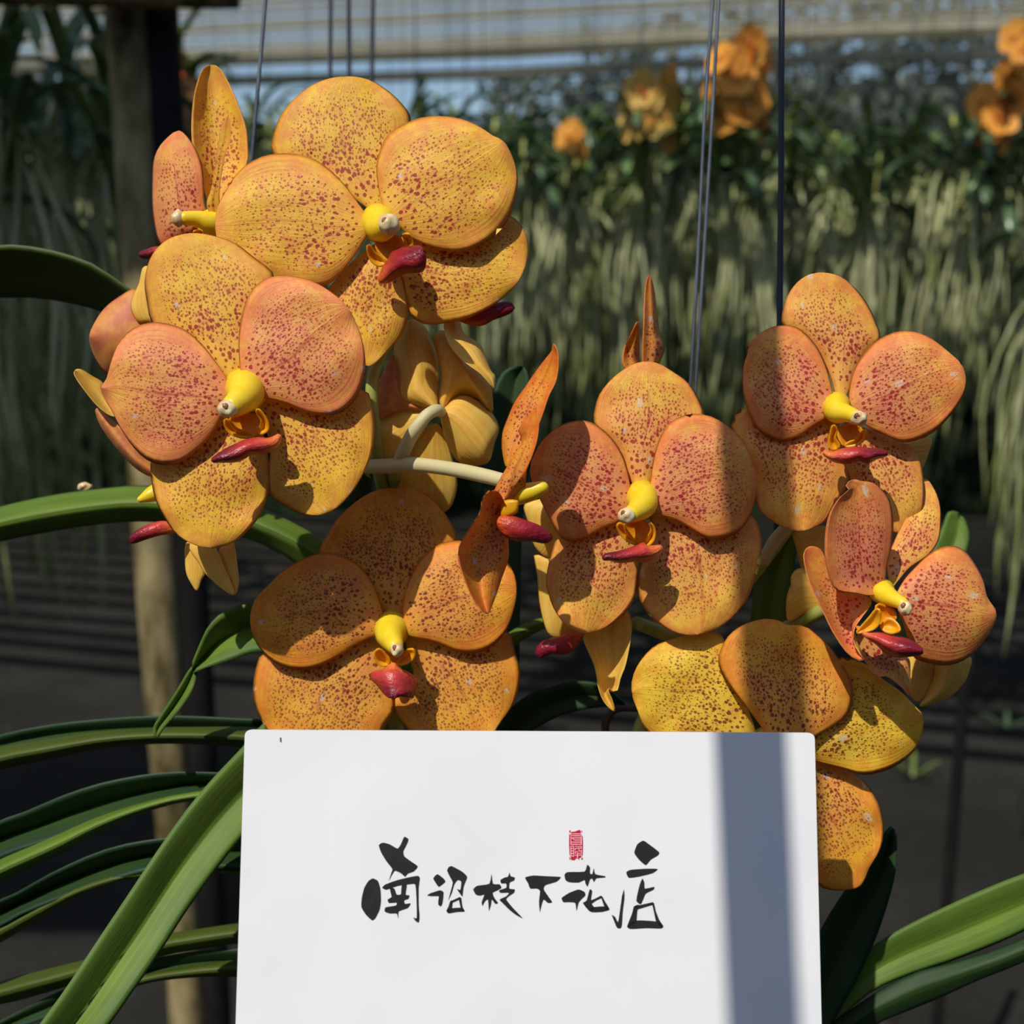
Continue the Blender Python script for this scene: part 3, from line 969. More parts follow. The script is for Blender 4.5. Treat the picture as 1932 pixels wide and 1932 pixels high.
# flower 2, left
H = 17
f2 = front_flower('large rosy orange flower overlapping the golden one from below left, scarred with white flecks', 'C', H, ('rose', 'goldsepal'),
    [(1015, 920), (880, 830), (720, 700), (560, 610), (510, 540), (490, 440), (475, 320), (500, 200), (540, 130), (600, 75), (680, 45), (780, 30), (900, 50), (1010, 90), (1130, 180), (1230, 260), (1240, 340), (1180, 500), (1070, 780), (1045, 900)],
    [(990, 985), (930, 1100), (850, 1240), (760, 1330), (680, 1385), (580, 1395), (490, 1365), (410, 1290), (340, 1190), (290, 1090), (240, 1000), (215, 935), (250, 895), (275, 800), (320, 680), (400, 595), (500, 557), (600, 560), (720, 600), (820, 690), (890, 780), (950, 870)],
    [(1080, 950), (1045, 860), (1030, 740), (1030, 620), (1050, 500), (1090, 390), (1150, 320), (1240, 282), (1360, 285), (1480, 320), (1590, 390), (1670, 470), (1730, 580), (1765, 700), (1775, 820), (1750, 940), (1700, 1030), (1620, 1090), (1530, 1105), (1430, 1085), (1330, 1040), (1230, 1010), (1160, 995)],
    [(1080, 1080), (1170, 1200), (1205, 1350), (1212, 1480), (1208, 1560), (1180, 1650), (1120, 1740), (1040, 1820), (960, 1865), (860, 1883), (760, 1860), (660, 1800), (590, 1700), (540, 1600), (515, 1480), (515, 1370), (600, 1280), (780, 1200), (940, 1090)],
    [(1090, 1010), (1200, 980), (1380, 1010), (1560, 1020), (1680, 980), (1775, 945), (1820, 1060), (1832, 1180), (1815, 1320), (1760, 1450), (1690, 1560), (1600, 1650), (1500, 1692), (1400, 1685), (1290, 1630), (1210, 1570), (1185, 1490), (1210, 1380), (1210, 1280), (1180, 1170)],
    tips=(10, 11, 11, 9, 11))
centre(f2, 'C', H, [(1070, 955, 1, 92), (1065, 980, 6, 95), (1040, 1015, 11, 76), (1000, 1045, 15, 62)], (965, 1065, 17, 52, 48),
       lobes=([(1125, 1225), (1050, 1238), (980, 1215), (946, 1170), (950, 1122), (985, 1140), (1020, 1175), (1075, 1195)],
              [(1140, 1205), (1150, 1170), (1158, 1130), (1132, 1090), (1140, 1064), (1175, 1092), (1203, 1140), (1206, 1190), (1172, 1214)]),
       pouch=[(1040, 1080), (965, 1130), (985, 1200), (1050, 1236), (1130, 1228), (1165, 1160), (1130, 1095)],
       lip=[(1275, 1215), (1262, 1280), (1190, 1328), (1110, 1330), (1050, 1365), (1000, 1378), (930, 1376), (868, 1372), (900, 1335), (970, 1290), (1050, 1252), (1130, 1233), (1205, 1238)], lip_tip=7)

# flower 3, lower left
H = -20
f3 = front_flower('amber flower half in shade just above the top left part of the white card', 'D', H, ('amber', 'ambersepal'),
    [(940, 950), (880, 880), (780, 760), (600, 640), (485, 530), (530, 430), (590, 330), (680, 240), (790, 165), (880, 135), (955, 142), (1040, 135), (1130, 165), (1220, 240), (1290, 340), (1330, 450), (1250, 600), (1080, 800), (1000, 900)],
    [(875, 1005), (800, 1040), (700, 1090), (600, 1160), (500, 1215), (400, 1238), (290, 1225), (190, 1170), (120, 1080), (75, 980), (75, 880), (110, 790), (180, 720), (260, 640), (370, 570), (480, 530), (590, 530), (690, 570), (760, 630), (820, 720), (860, 830), (885, 930)],
    [(1010, 1010), (1000, 900), (1005, 800), (1040, 680), (1100, 570), (1200, 480), (1330, 450), (1480, 480), (1600, 550), (1670, 640), (1688, 760), (1670, 880), (1620, 1010), (1530, 1100), (1430, 1135), (1330, 1125), (1240, 1085), (1150, 1055), (1080, 1040)],
    [(880, 1080), (930, 1200), (945, 1320), (948, 1420), (945, 1500), (890, 1590), (860, 1700), (760, 1800), (600, 1850), (420, 1820), (280, 1730), (180, 1610), (120, 1500), (88, 1380), (100, 1250), (140, 1140), (250, 1110), (450, 1130), (700, 1040)],
    [(1020, 1030), (1200, 1030), (1400, 1060), (1620, 990), (1680, 1120), (1712, 1240), (1700, 1360), (1660, 1460), (1580, 1570), (1480, 1720), (1330, 1800), (1180, 1760), (1060, 1640), (960, 1520), (930, 1430), (1000, 1380), (1060, 1280), (1040, 1180)],
    tips=(10, 9, 10, 9, 9))
centre(f3, 'D', H, [(925, 990, 1, 88), (920, 1025, 6, 86), (935, 1060, 11, 66), (950, 1090, 15, 52)], (962, 1115, 17, 44, 44),
       lobes=([(915, 1205), (868, 1216), (832, 1190), (824, 1135), (850, 1110), (890, 1130), (922, 1168)],
              [(960, 1195), (985, 1165), (1005, 1140), (1020, 1108), (1062, 1112), (1074, 1150), (1040, 1195), (990, 1210)]),
       pouch=[(945, 1110), (870, 1130), (860, 1190), (935, 1215), (1030, 1190), (1020, 1130)],
       lip=[(940, 1195), (880, 1235), (808, 1250), (800, 1290), (840, 1330), (880, 1380), (940, 1412), (1000, 1385), (1060, 1400), (1080, 1350), (1082, 1290), (1040, 1255), (985, 1230)], lip_tip=6)

# flower 5, centre right
H = 3
f5 = front_flower('bright spotted flower in the middle right with its tongue pointing left', 'F', H, ('coral', 'coralsepal'),
    [(760, 965), (700, 900), (650, 740), (560, 620), (480, 560), (465, 500), (475, 430), (500, 350), (560, 270), (640, 200), (720, 155), (800, 143), (880, 155), (960, 200), (1060, 270), (1120, 360), (1165, 470), (1140, 550), (1020, 620), (880, 760), (815, 920)],
    [(700, 1060), (620, 1145), (520, 1190), (420, 1250), (330, 1275), (250, 1240), (190, 1130), (130, 1010), (80, 900), (70, 800), (110, 690), (180, 600), (280, 530), (380, 510), (460, 525), (540, 580), (610, 660), (660, 760), (690, 880), (700, 980)],
    [(835, 1070), (812, 980), (825, 880), (840, 770), (870, 650), (930, 540), (1010, 485), (1110, 468), (1220, 490), (1330, 560), (1410, 640), (1460, 760), (1487, 880), (1480, 1010), (1440, 1130), (1380, 1210), (1290, 1255), (1190, 1258), (1090, 1200), (990, 1140), (900, 1110)],
    [(700, 1130), (740, 1250), (755, 1400), (740, 1560), (730, 1620), (690, 1690), (620, 1760), (530, 1820), (420, 1850), (320, 1820), (250, 1750), (200, 1660), (190, 1615), (168, 1560), (170, 1480), (200, 1350), (260, 1220), (450, 1180), (600, 1110)],
    [(810, 1070), (950, 1070), (1100, 1130), (1280, 1190), (1420, 1140), (1470, 1100), (1500, 1160), (1525, 1260), (1515, 1400), (1480, 1520), (1430, 1640), (1350, 1740), (1240, 1820), (1110, 1858), (1000, 1850), (890, 1800), (800, 1720), (752, 1640), (743, 1580), (752, 1480), (778, 1380), (800, 1280), (810, 1170)],
    tips=(11, 9, 12, 8, 13))
centre(f5, 'F', H, [(770, 1000, 1, 84), (775, 1035, 6, 86), (750, 1070, 11, 68), (710, 1095, 15, 52)], (672, 1110, 16.5, 50, 50),
       lobes=([(745, 1290), (690, 1278), (640, 1240), (614, 1195), (620, 1158), (655, 1160), (680, 1200), (715, 1250)],
              [(780, 1290), (800, 1240), (825, 1200), (818, 1152), (848, 1185), (856, 1225), (845, 1270), (810, 1300)]),
       pouch=[(760, 1130), (640, 1165), (660, 1235), (735, 1288), (800, 1275), (830, 1200)],
       lip=[(895, 1302), (880, 1348), (850, 1372), (790, 1403), (730, 1395), (640, 1405), (570, 1388), (520, 1382), (545, 1350), (620, 1335), (720, 1300), (770, 1272), (800, 1298)], lip_tip=7)

# flower 6, right top
H = 0
f6 = front_flower('spotted flower highest on the right beside the thick black wire', 'G', H, ('coral', 'coralsepal'),
    [(820, 985), (770, 930), (740, 830), (680, 700), (600, 600), (500, 530), (410, 470), (430, 330), (480, 230), (550, 160), (630, 128), (720, 125), (800, 145), (880, 200), (960, 290), (1020, 390), (1060, 490), (1080, 560), (1000, 650), (920, 780), (870, 910)],
    [(750, 1060), (700, 1110), (620, 1160), (540, 1220), (470, 1250), (400, 1262), (310, 1230), (240, 1170), (190, 1080), (160, 980), (145, 870), (155, 750), (188, 665), (172, 635), (230, 560), (320, 500), (410, 478), (510, 490), (590, 550), (660, 640), (710, 750), (740, 860), (760, 970)],
    [(890, 1040), (868, 980), (870, 900), (900, 780), (960, 680), (1040, 590), (1140, 535), (1240, 515), (1340, 530), (1440, 580), (1540, 660), (1620, 740), (1655, 830), (1645, 930), (1600, 1020), (1540, 1100), (1450, 1190), (1350, 1245), (1250, 1270), (1170, 1250), (1090, 1210), (1000, 1170), (930, 1110)],
    [(790, 1120), (820, 1250), (850, 1400), (872, 1490), (868, 1540), (840, 1600), (780, 1690), (720, 1790), (640, 1840), (550, 1866), (440, 1850), (330, 1790), (250, 1710), (220, 1550), (150, 1350), (90, 1230), (70, 1170), (80, 1100), (160, 1030), (300, 1080), (600, 1100)],
    [(930, 1170), (1080, 1210), (1200, 1265), (1280, 1290), (1340, 1370), (1365, 1470), (1375, 1600), (1360, 1720), (1300, 1810), (1200, 1880), (1150, 1865), (1050, 1800), (950, 1650), (880, 1540), (830, 1440), (860, 1300)],
    tips=(10, 13, 11, 9, 9), yaw=-3)
centre(f6, 'G', H, [(775, 1030, 1, 76), (790, 1060, 6, 78), (850, 1075, 11, 56), (900, 1090, 15, 46)], (935, 1105, 17, 52, 50),
       lobes=([(790, 1312), (740, 1322), (724, 1265), (738, 1195), (758, 1152), (790, 1180), (776, 1230), (806, 1280)],
              [(835, 1295), (860, 1265), (915, 1245), (950, 1195), (982, 1192), (972, 1250), (930, 1284), (875, 1302)]),
       pouch=[(850, 1150), (785, 1190), (790, 1240), (830, 1290), (910, 1270), (965, 1210), (940, 1160)],
       lip=[(690, 1328), (750, 1336), (820, 1312), (900, 1300), (1000, 1308), (1080, 1315), (1130, 1342), (1100, 1365), (1050, 1380), (990, 1410), (930, 1390), (860, 1412), (780, 1405), (720, 1372)], lip_tip=6)

# flower 7, right, turned to the right
H = 11
f7 = flower('russet flower turned to the right below the topmost right one, flecked with white scars', zp('H', [(1100, 860)])[0], H)
petal(f7, 'petal', 'H', [(1085, 850), (1000, 872), (900, 855), (820, 848), (765, 825), (735, 760), (705, 640), (700, 520), (710, 400), (740, 300), (800, 210), (862, 158), (842, 125), (890, 88), (950, 98), (1030, 110), (1090, 160), (1140, 230), (1160, 320), (1165, 430), (1150, 560), (1120, 680), (1108, 780)],
      'russet', (H, H + 8), 13, bulge=2, side=(4, -2), fold=2.5, seed=71)
petal(f7, 'dorsal_sepal', 'H', [(1150, 810), (1122, 650), (1180, 480), (1260, 320), (1310, 170), (1375, 80), (1440, 150), (1480, 260), (1485, 380), (1470, 500), (1400, 600), (1280, 680), (1200, 770)],
      'coralsepal', (H - 4, H - 22), 5, bulge=1, seed=72)
petal(f7, 'petal', 'H', [(1185, 870), (1240, 760), (1310, 680), (1380, 610), (1470, 550), (1570, 535), (1650, 570), (1720, 660), (1770, 760), (1795, 870), (1830, 930), (1860, 985), (1848, 1060), (1800, 1150), (1730, 1240), (1640, 1310), (1530, 1345), (1430, 1335), (1340, 1310), (1285, 1270), (1255, 1150), (1225, 1050), (1190, 960)],
      'coral', (H, H - 6), 11, bulge=3, side=(-3, -3), seed=73)
petal(f7, 'sepal', 'H', [(1020, 900), (960, 1010), (905, 1090), (895, 1190), (940, 1270), (970, 1325), (860, 1270), (760, 1130), (700, 1010), (640, 890), (590, 770), (562, 650), (565, 570), (610, 537), (680, 565), (730, 680), (780, 830), (880, 850)],
      'coral', (H - 2, H + 2), 12, bulge=-4, side=(6, -3), seed=74)
petal(f7, 'sepal', 'H', [(960, 1120), (1060, 1180), (1200, 1270), (1272, 1300), (1280, 1420), (1285, 1560), (1225, 1500), (1120, 1420), (1050, 1420), (975, 1325), (915, 1230), (900, 1170)],
      'rosesepal', (H - 3, H - 8), 5, bulge=1, side=(-3, 3), seed=75)
centre(f7, 'H', H, [(1085, 840, 0, 62), (1120, 870, 4, 64), (1175, 900, 8, 48), (1225, 925, 11, 40)], (1245, 955, 12, 44, 50),
       lobes=([(915, 1125), (950, 1070), (1000, 1010), (1045, 958), (1072, 975), (1078, 1050), (1040, 1100), (980, 1120)],
              [(1085, 1080), (1110, 1035), (1150, 1022), (1200, 1062), (1205, 1110), (1150, 1132), (1095, 1112)]),
       pouch=[(1060, 930), (1040, 1000), (1060, 1080), (1120, 1070), (1180, 1030), (1170, 960)],
       lip=[(912, 1075), (980, 1122), (1060, 1120), (1150, 1130), (1240, 1155), (1310, 1190), (1366, 1242), (1340, 1270), (1260, 1285), (1180, 1290), (1110, 1262), (1050, 1200), (980, 1150)], lip_tip=6, lip_h=(5, 14))

# flower 8, lower right behind the card
H = -8
f8 = front_flower('yellow flower with brown spots half hidden behind the top right corner of the card', 'I', H, ('lemon', 'ambersepal'),
    [(870, 830), (790, 720), (730, 640), (640, 530), (580, 440), (553, 360), (570, 290), (610, 220), (680, 165), (760, 135), (830, 127), (900, 140), (950, 165), (1030, 165), (1100, 210), (1180, 290), (1250, 390), (1290, 480), (1300, 570), (1270, 660), (1190, 720), (1100, 770), (990, 830)],
    [(800, 810), (700, 900), (500, 920), (300, 880), (180, 780), (130, 670), (100, 570), (100, 480), (140, 390), (210, 310), (300, 260), (400, 230), (500, 215), (590, 215), (640, 300), (690, 470), (760, 660)],
    [(930, 860), (1000, 790), (1120, 740), (1200, 660), (1230, 540), (1230, 430), (1250, 370), (1320, 365), (1430, 400), (1520, 480), (1620, 550), (1720, 650), (1757, 700), (1750, 790), (1710, 890), (1620, 970), (1520, 1015), (1410, 1033), (1290, 1000), (1150, 960), (1020, 910)],
    [(830, 900), (880, 1150), (850, 1400), (700, 1600), (520, 1650), (380, 1540), (330, 1350), (400, 1150), (600, 980)],
    [(930, 900), (1150, 955), (1280, 985), (1390, 1040), (1470, 1130), (1520, 1240), (1533, 1350), (1510, 1460), (1450, 1560), (1415, 1640), (1370, 1680), (1250, 1690), (1150, 1650), (1020, 1450), (930, 1150)],
    tips=(10, 6, 12, 4, 9))
# its dorsal sepal overlaps both petals
for o in f8.children:
    if o.name.startswith('dorsal'):
        o.location -= FWD * 0.0115
centre(f8, 'I', H, [(870, 870, 1, 84), (860, 890, 6, 84), (850, 920, 11, 64), (840, 950, 14, 50)], (835, 970, 16, 46, 46),
       lip=[(800, 1040), (760, 1080), (700, 1110), (640, 1140), (700, 1170), (800, 1160), (880, 1110), (860, 1050)], lip_tip=3)

# flower 4, side view at the upper left
H = -12
f4 = flower('slender flower seen from the side at the upper left, its yellow column pointing left', zp('A', [(1180, 1250)])[0], H)
petal(f4, 'dorsal_sepal', 'A', [(1200, 1270), (1130, 1100), (1060, 870), (1012, 640), (1015, 400), (1045, 230), (1090, 120), (1155, 85), (1220, 115), (1300, 250), (1370, 420), (1410, 540), (1422, 660), (1420, 800), (1350, 930), (1270, 1060), (1230, 1180)],
      'goldsepal', (H - 6, H - 10), 7, bulge=-3, side=(5, 2), seed=41)
petal(f4, 'petal', 'A', [(1120, 1220), (1080, 1300), (1000, 1400), (860, 1440), (775, 1395), (740, 1280), (720, 1100), (725, 850), (745, 740), (800, 650), (905, 568), (970, 600), (1040, 700), (1085, 820), (1100, 950), (1102, 1080)],
      'rose', (H - 4, H - 2), 10, bulge=3, side=(-8, 2), seed=42)
petal(f4, 'petal', 'A', [(1190, 1260), (1120, 1110), (1150, 1000), (1180, 850), (1200, 680), (1230, 540), (1280, 448), (1292, 520), (1295, 640), (1262, 720), (1235, 850), (1215, 1000), (1215, 1130)],
      'gold', (H, H + 18), 6, bulge=2, side=(-4, 6), seed=43)
petal(f4, 'sepal', 'A', [(1150, 1300), (1160, 1420), (1140, 1560), (1080, 1700), (1000, 1760), (900, 1700), (860, 1560), (900, 1420), (1020, 1320)],
      'goldsepal', (H - 8, H - 8), 4, bulge=1, seed=44)
centre(f4, 'A', H, [(1190, 1260, 0, 100), (1140, 1235, 4, 82), (1060, 1210, 6, 58), (960, 1205, 8, 50)], (912, 1205, 8.5, 48, 60),
       lobes=([(1080, 1310), (1070, 1290), (1030, 1300), (1040, 1340), (1090, 1340)],),
       lip=[(900, 1420), (760, 1415), (690, 1432), (635, 1458), (645, 1490), (690, 1498), (760, 1470), (880, 1460)], lip_tip=3, lip_h=(-4, -6))

# flower 9, edge on between the groups
H = 27
f9 = flower('flame orange flower seen edge on between the two groups of blooms', (985, 925), H)
petal(f9, 'dorsal_sepal', 'E', [(1345, 1560), (1292, 1420), (1290, 1250), (1340, 1100), (1400, 960), (1490, 830), (1580, 700), (1680, 570), (1745, 490), (1755, 420), (1800, 500), (1805, 640), (1780, 780), (1720, 900), (1660, 1080), (1600, 1220), (1480, 1400)],
      'flame', (H - 10, H - 4), 9, bulge=-2, side=(-12, 6), seed=91)
petal(f9, 'petal', '', [(990, 925), (975, 930), (947, 964), (928, 982), (914, 1000), (922, 975), (925, 951), (934, 920), (953, 886), (968, 860), (985, 833), (977, 815), (986, 797), (998, 783), (1012, 768), (1017, 800), (1014, 830), (1005, 860), (995, 885)],
      'flame', (H, H + 6), 14, bulge=2, side=(-6, 6), seed=92)
petal(f9, 'petal', 'D', [(1640, 330), (1640, 450), (1640, 560), (1600, 680), (1560, 800), (1515, 897), (1470, 865), (1420, 800), (1370, 690), (1335, 580), (1340, 480), (1400, 380), (1465, 280), (1480, 200), (1530, 140), (1600, 180)],
      'flame', (H, H + 12), 5, bulge=-3, side=(-10, 8), fold=2, seed=93)
tube('column', f9, '', [(975, 935, H - 2), (1000, 928, H), (1022, 920, H + 1)], [18, 17, 12], M_COLUMN, round_end=True)
blade('side_lobe', f9, 'D', [(1600, 300), (1600, 220), (1650, 200), (1695, 215), (1690, 285)], 3, h=(H + 4, H + 6), mats=M_LOBE, thick=1, lens=1, nu=10, nv=8, wave=0)
blade('lip', f9, 'D', [(1565, 325), (1650, 300), (1760, 340), (1850, 380), (1892, 425), (1870, 462), (1790, 447), (1700, 447), (1630, 432), (1590, 375)], f9 and 4, h=(H + 4, H + 2), bulge=2, mats=M_LIPD, thick=1.2, lens=2.2, nu=16, nv=10, wave=.6)

# flower 10, seen from behind
H = -14
f10 = flower('pale yellow flower seen from behind with a cream stalk in the gap between blooms', zp('E', [(700, 1060)])[0], H)
BK = M_BACK
petal(f10, 'petal', 'E', [(690, 1020), (560, 1000), (330, 940), (325, 750), (300, 500), (340, 340), (450, 205), (580, 260), (640, 380), (685, 480), (712, 570), (722, 680), (714, 800), (705, 950)], BK, (H, H - 4), 6, bulge=2, side=(-3, -5), fold=-1.5, seed=101)
petal(f10, 'petal', 'E', [(750, 1030), (715, 900), (735, 700), (690, 500), (655, 370), (690, 320), (760, 305), (830, 440), (900, 540), (1020, 640), (1120, 740), (1190, 830), (1208, 950), (1202, 1060), (1090, 950), (950, 890), (850, 930)], BK, (H - 3, H - 4), 11, bulge=3, side=(-4, -4), seed=102)
petal(f10, 'sepal', 'E', [(735, 1060), (800, 980), (870, 912), (960, 890), (1060, 930), (1160, 1010), (1230, 1100), (1266, 1210), (1225, 1330), (1170, 1500), (1040, 1540), (890, 1500), (820, 1400), (760, 1250)], BK, (H, H - 4), 9, bulge=4, side=(-6, -3), seed=103)
petal(f10, 'petal', 'E', [(600, 1020), (370, 1040), (150, 1130), (60, 1010), (90, 880), (200, 700), (290, 520), (330, 640), (345, 900)], M_BLUSH, (H - 4, H - 6), 3, bulge=2, seed=104)
petal(f10, 'sepal', 'E', [(640, 1080), (560, 1250), (430, 1400), (250, 1480), (120, 1420), (110, 1270), (160, 1140), (260, 1060), (400, 1030), (540, 1030)], BK, (H - 5, H - 10), 4, bulge=2, seed=105)
petal(f10, 'sepal', 'E', [(680, 1150), (800, 1350), (870, 1600), (880, 1750), (820, 1920), (690, 1990), (520, 1980), (370, 1900), (340, 1680), (450, 1380)], BK, (H - 8, H - 20), 5, bulge=2, seed=106)
tube('pedicel', f10, 'E', [(735, 1050, H + 2), (690, 1035, H + 6), (600, 1085, H + 9), (500, 1210, H + 9), (430, 1330, H + 6), (375, 1460, H + 2), (340, 1545, H - 2)], [52, 58, 58, 62, 64, 66, 60], M_PEDICEL, seg=14)

# flower 11, behind flower 2 on the left
H = -8
f11 = flower('coral flower facing left mostly hidden behind the rosy one at far left', (270, 760), H)
petal(f11, 'petal', 'C', [(520, 760), (400, 900), (255, 865), (200, 800), (165, 720), (153, 640), (180, 560), (240, 470), (330, 400), (430, 355), (500, 450), (540, 600)], M_BLUSH, (H - 4, H - 2), 5, bulge=3, side=(-6, -2), seed=111)
petal(f11, 'dorsal_sepal', 'C', [(560, 640), (510, 560), (440, 552), (400, 492), (400, 420), (440, 330), (470, 230), (530, 250), (570, 400)], BK, (H, H), 6, bulge=2, seed=112)
petal(f11, 'petal', 'C', [(310, 1100), (265, 1100), (190, 1040), (110, 940), (70, 880), (63, 842), (100, 830), (170, 870), (235, 912), (275, 1000)], BK, (H, H + 4), 5, bulge=-2, side=(3, -6), seed=113)
petal(f11, 'sepal', 'C', [(560, 1440), (520, 1465), (430, 1420), (330, 1320), (250, 1220), (200, 1130), (193, 1058), (280, 1120), (345, 1190), (430, 1300), (530, 1380)], M_BLUSH, (H, H - 4), 6, bulge=2, side=(-5, 3), seed=114)
tube('column', f11, 'C', [(570, 1545, H), (510, 1570, H + 2), (455, 1595, H + 3)], [58, 46, 22], M_COLUMN, round_end=True)
blade('lip', f11, 'C', [(660, 1760), (640, 1790), (560, 1800), (480, 1822), (410, 1848), (396, 1835), (430, 1790), (540, 1740), (600, 1732)], 5, h=(H + 2, H + 4), bulge=2, mats=M_LIP, thick=1, lens=2, nu=16, nv=10)
petal(f11, 'sepal', 'M', [(1300, 470), (1210, 500), (1203, 620), (1212, 700), (1245, 765), (1283, 808), (1312, 740), (1335, 690), (1330, 560)], BK, (H - 4, H - 2), 5, bulge=1, seed=115)
petal(f11, 'sepal', 'M', [(1330, 470), (1230, 520), (1300, 640), (1350, 715), (1460, 810), (1528, 835), (1500, 740), (1450, 630), (1418, 555), (1390, 500)], 'goldsepal', (H, H + 4), 5, bulge=1, seed=116)
petal(f11, 'sepal', 'M', [(1480, 450), (1425, 560), (1460, 650), (1500, 740), (1530, 838), (1556, 750), (1546, 640), (1522, 490)], 'goldsepal', (H - 3, H + 3), 4, bulge=1, seed=117)

# flower 12, thin tepals behind flower 5
H = -22
f12 = flower('flower seen edge on, two thin orange tepals rising behind the middle right bloom', zp('L', [(530, 600)])[0], H)
petal(f12, 'petal', 'L', [(535, 620), (500, 570), (504, 420), (510, 290), (527, 233), (546, 290), (560, 400), (566, 460), (584, 492), (575, 545)], 'flame', (H, H - 4), 4, bulge=2, side=(6, -12), seed=121, nu=20, nv=12)
petal(f12, 'petal', 'L', [(500, 620), (432, 580), (429, 520), (452, 468), (486, 408), (492, 480), (492, 560)], 'flame', (H - 2, H - 6), 4, bulge=2, side=(6, -10), seed=122, nu=20, nv=12)

# flower 13, behind the lower part of flower 5
H = -16
f13 = flower('shaded yellow flower hanging behind the lower half of the middle right bloom, red tongue to its left', (1080, 1120), H)
petal(f13, 'petal', 'F', [(260, 1000), (100, 1010), (25, 1050), (60, 1180), (85, 1280), (130, 1340), (200, 1380), (330, 1300), (360, 1120)], BK, (H, H - 4), 5, bulge=3, seed=131)
petal(f13, 'petal', 'F', [(330, 1350), (170, 1380), (92, 1350), (112, 1500), (120, 1640), (150, 1780), (190, 1860), (290, 1885), (390, 1850), (430, 1600)], BK, (H, H - 3), 7, bulge=3, seed=132)
petal(f13, 'sepal', 'Q', [(1250, 480), (1050, 540), (900, 640), (960, 830), (1020, 960), (1060, 1120), (1080, 1250), (1130, 1400), (1200, 1500), (1290, 1560), (1260, 1420), (1200, 1270), (1310, 1325), (1360, 1150), (1420, 1000), (1480, 700), (1495, 450), (1400, 300)], 'ambersepal', (H + 2, H + 4), 9, bulge=-2, side=(3, 5), seed=133)
blade('lip', f13, 'Q', [(880, 620), (860, 700), (740, 830), (640, 850), (520, 835), (420, 890), (350, 885), (360, 780), (450, 710), (600, 665), (760, 615)], 6, h=(H + 2, H + 4), bulge=2, mats=M_LIPD, thick=1.2, lens=2.5, nu=16, nv=12)

# flower 14, behind flowers 6 and 7
H = -14
f14 = flower('dim yellow flower seen from behind under the right hand blooms', (1680, 1230), H)
petal(f14, 'petal', 'H', [(1480, 1150), (1600, 1230), (1692, 1290), (1682, 1370), (1650, 1450), (1560, 1550), (1450, 1595), (1343, 1622), (1385, 1540), (1430, 1440), (1440, 1330)], BK, (H - 2, H), 7, bulge=2, side=(-5, -2), seed=141)
petal(f14, 'sepal', 'H', [(1400, 1150), (1450, 1340), (1430, 1440), (1385, 1540), (1320, 1585), (1240, 1500), (1200, 1350), (1230, 1200)], BK, (H - 4, H - 1), 4, bulge=2, side=(-2, -4), seed=142)
petal(f14, 'petal', 'H', [(800, 480), (700, 400), (560, 430), (485, 440), (510, 560), (545, 695), (600, 760), (720, 700)], BK, (H - 4, H - 8), 3, bulge=2, seed=143)
petal(f14, 'sepal', 'H', [(760, 900), (680, 960), (580, 990), (460, 1055), (444, 950), (450, 860), (480, 775), (470, 750), (500, 700), (550, 688), (640, 740)], BK, (H - 2, H - 4), 4, bulge=2, seed=144)
petal(f14, 'sepal', 'G', [(1180, 1300), (1290, 1260), (1422, 1238), (1395, 1340), (1370, 1425), (1330, 1480), (1240, 1420)], BK, (H, H - 3), 3, bulge=1, seed=145)

# flower 15, behind flower 1 on the right
H = -14
f15 = flower('orange flower peeping out edge on beneath the golden topmost bloom, dark red tongue pointing right', (880, 640), H)
petal(f15, 'petal', 'E', [(830, 120), (760, 250), (800, 420), (890, 545), (980, 620), (1090, 700), (1180, 800), (1215, 840), (1232, 725), (1195, 680), (1150, 570), (1100, 440), (1030, 390), (940, 320), (900, 180)], 'flame', (H, H + 6), 7, bulge=2, side=(6, -6), seed=151)
blade('lip', f15, 'E', [(900, 190), (1060, 140), (1200, 90), (1320, 64), (1388, 80), (1390, 120), (1330, 150), (1200, 190), (1110, 242), (1020, 240)], 4, h=(H + 2, H + 4), bulge=2, mats=M_LIPD, thick=1.2, lens=3, nu=16, nv=12)

# stems and stalks
tube('flower_stem', plant, '', [(760, 1650, -46), (745, 1300, -46), (738, 1000, -46), (716, 890, -26), (703, 780, -14), (704, 710, -12), (730, 650, -11), (752, 590, -10)], [17, 16, 15, 14, 13, 12, 11, 9], M_STEM)
tube('flower_stem', plant, '', [(1180, 1650, -36), (1200, 1400, -34), (1290, 1230, -30), (1400, 1110, -26), (1480, 1010, -22), (1560, 900, -20), (1590, 800, -16)], [16, 15, 14, 13, 11, 10, 8], M_STEM)
tube('pedicel', plant, 'E', [(60, 1550, -20), (300, 1540, -14), (500, 1530, -8), (800, 1565, 0), (1100, 1625, 10), (1400, 1700, 18)], [70, 74, 70, 66, 66, 60], M_PEDICEL, seg=14)
tube('pedicel', plant, 'E', [(310, 1560, -18), (300, 1680, -32), (290, 1820, -48)], [60, 66, 62], M_STEM)
tube('pedicel', plant, '', [(1200, 1175, -12), (1235, 1188, -22), (1290, 1205, -28), (1330, 1180, -29)], [13, 14, 14, 12], M_STEM)
tube('pedicel', plant, '', [(1440, 1060, -24), (1462, 1020, -18), (1500, 975, -10), (1540, 900, -6)], [13, 13, 12, 11], M_PEDICEL)
tube('pedicel', plant, '', [(1420, 1215, -30), (1500, 1178, -22), (1560, 1150, -12), (1630, 1130, 4)], [15, 15, 14, 12], M_STEM)
tube('pedicel', plant, '', [(703, 760, -14), (640, 745, -8), (560, 745, 0), (470, 745, 10)], [12, 11, 10, 10], M_PEDICEL)
tube('pedicel', plant, '', [(741, 1120, -46), (742, 1160, -34), (742, 1195, -22)], [12, 11, 10], M_PEDICEL)
tube('pedicel', plant, '', [(1330, 1180, -28), (1270, 1090, -16), (1215, 980, 0)], [12, 11, 10], M_PEDICEL)
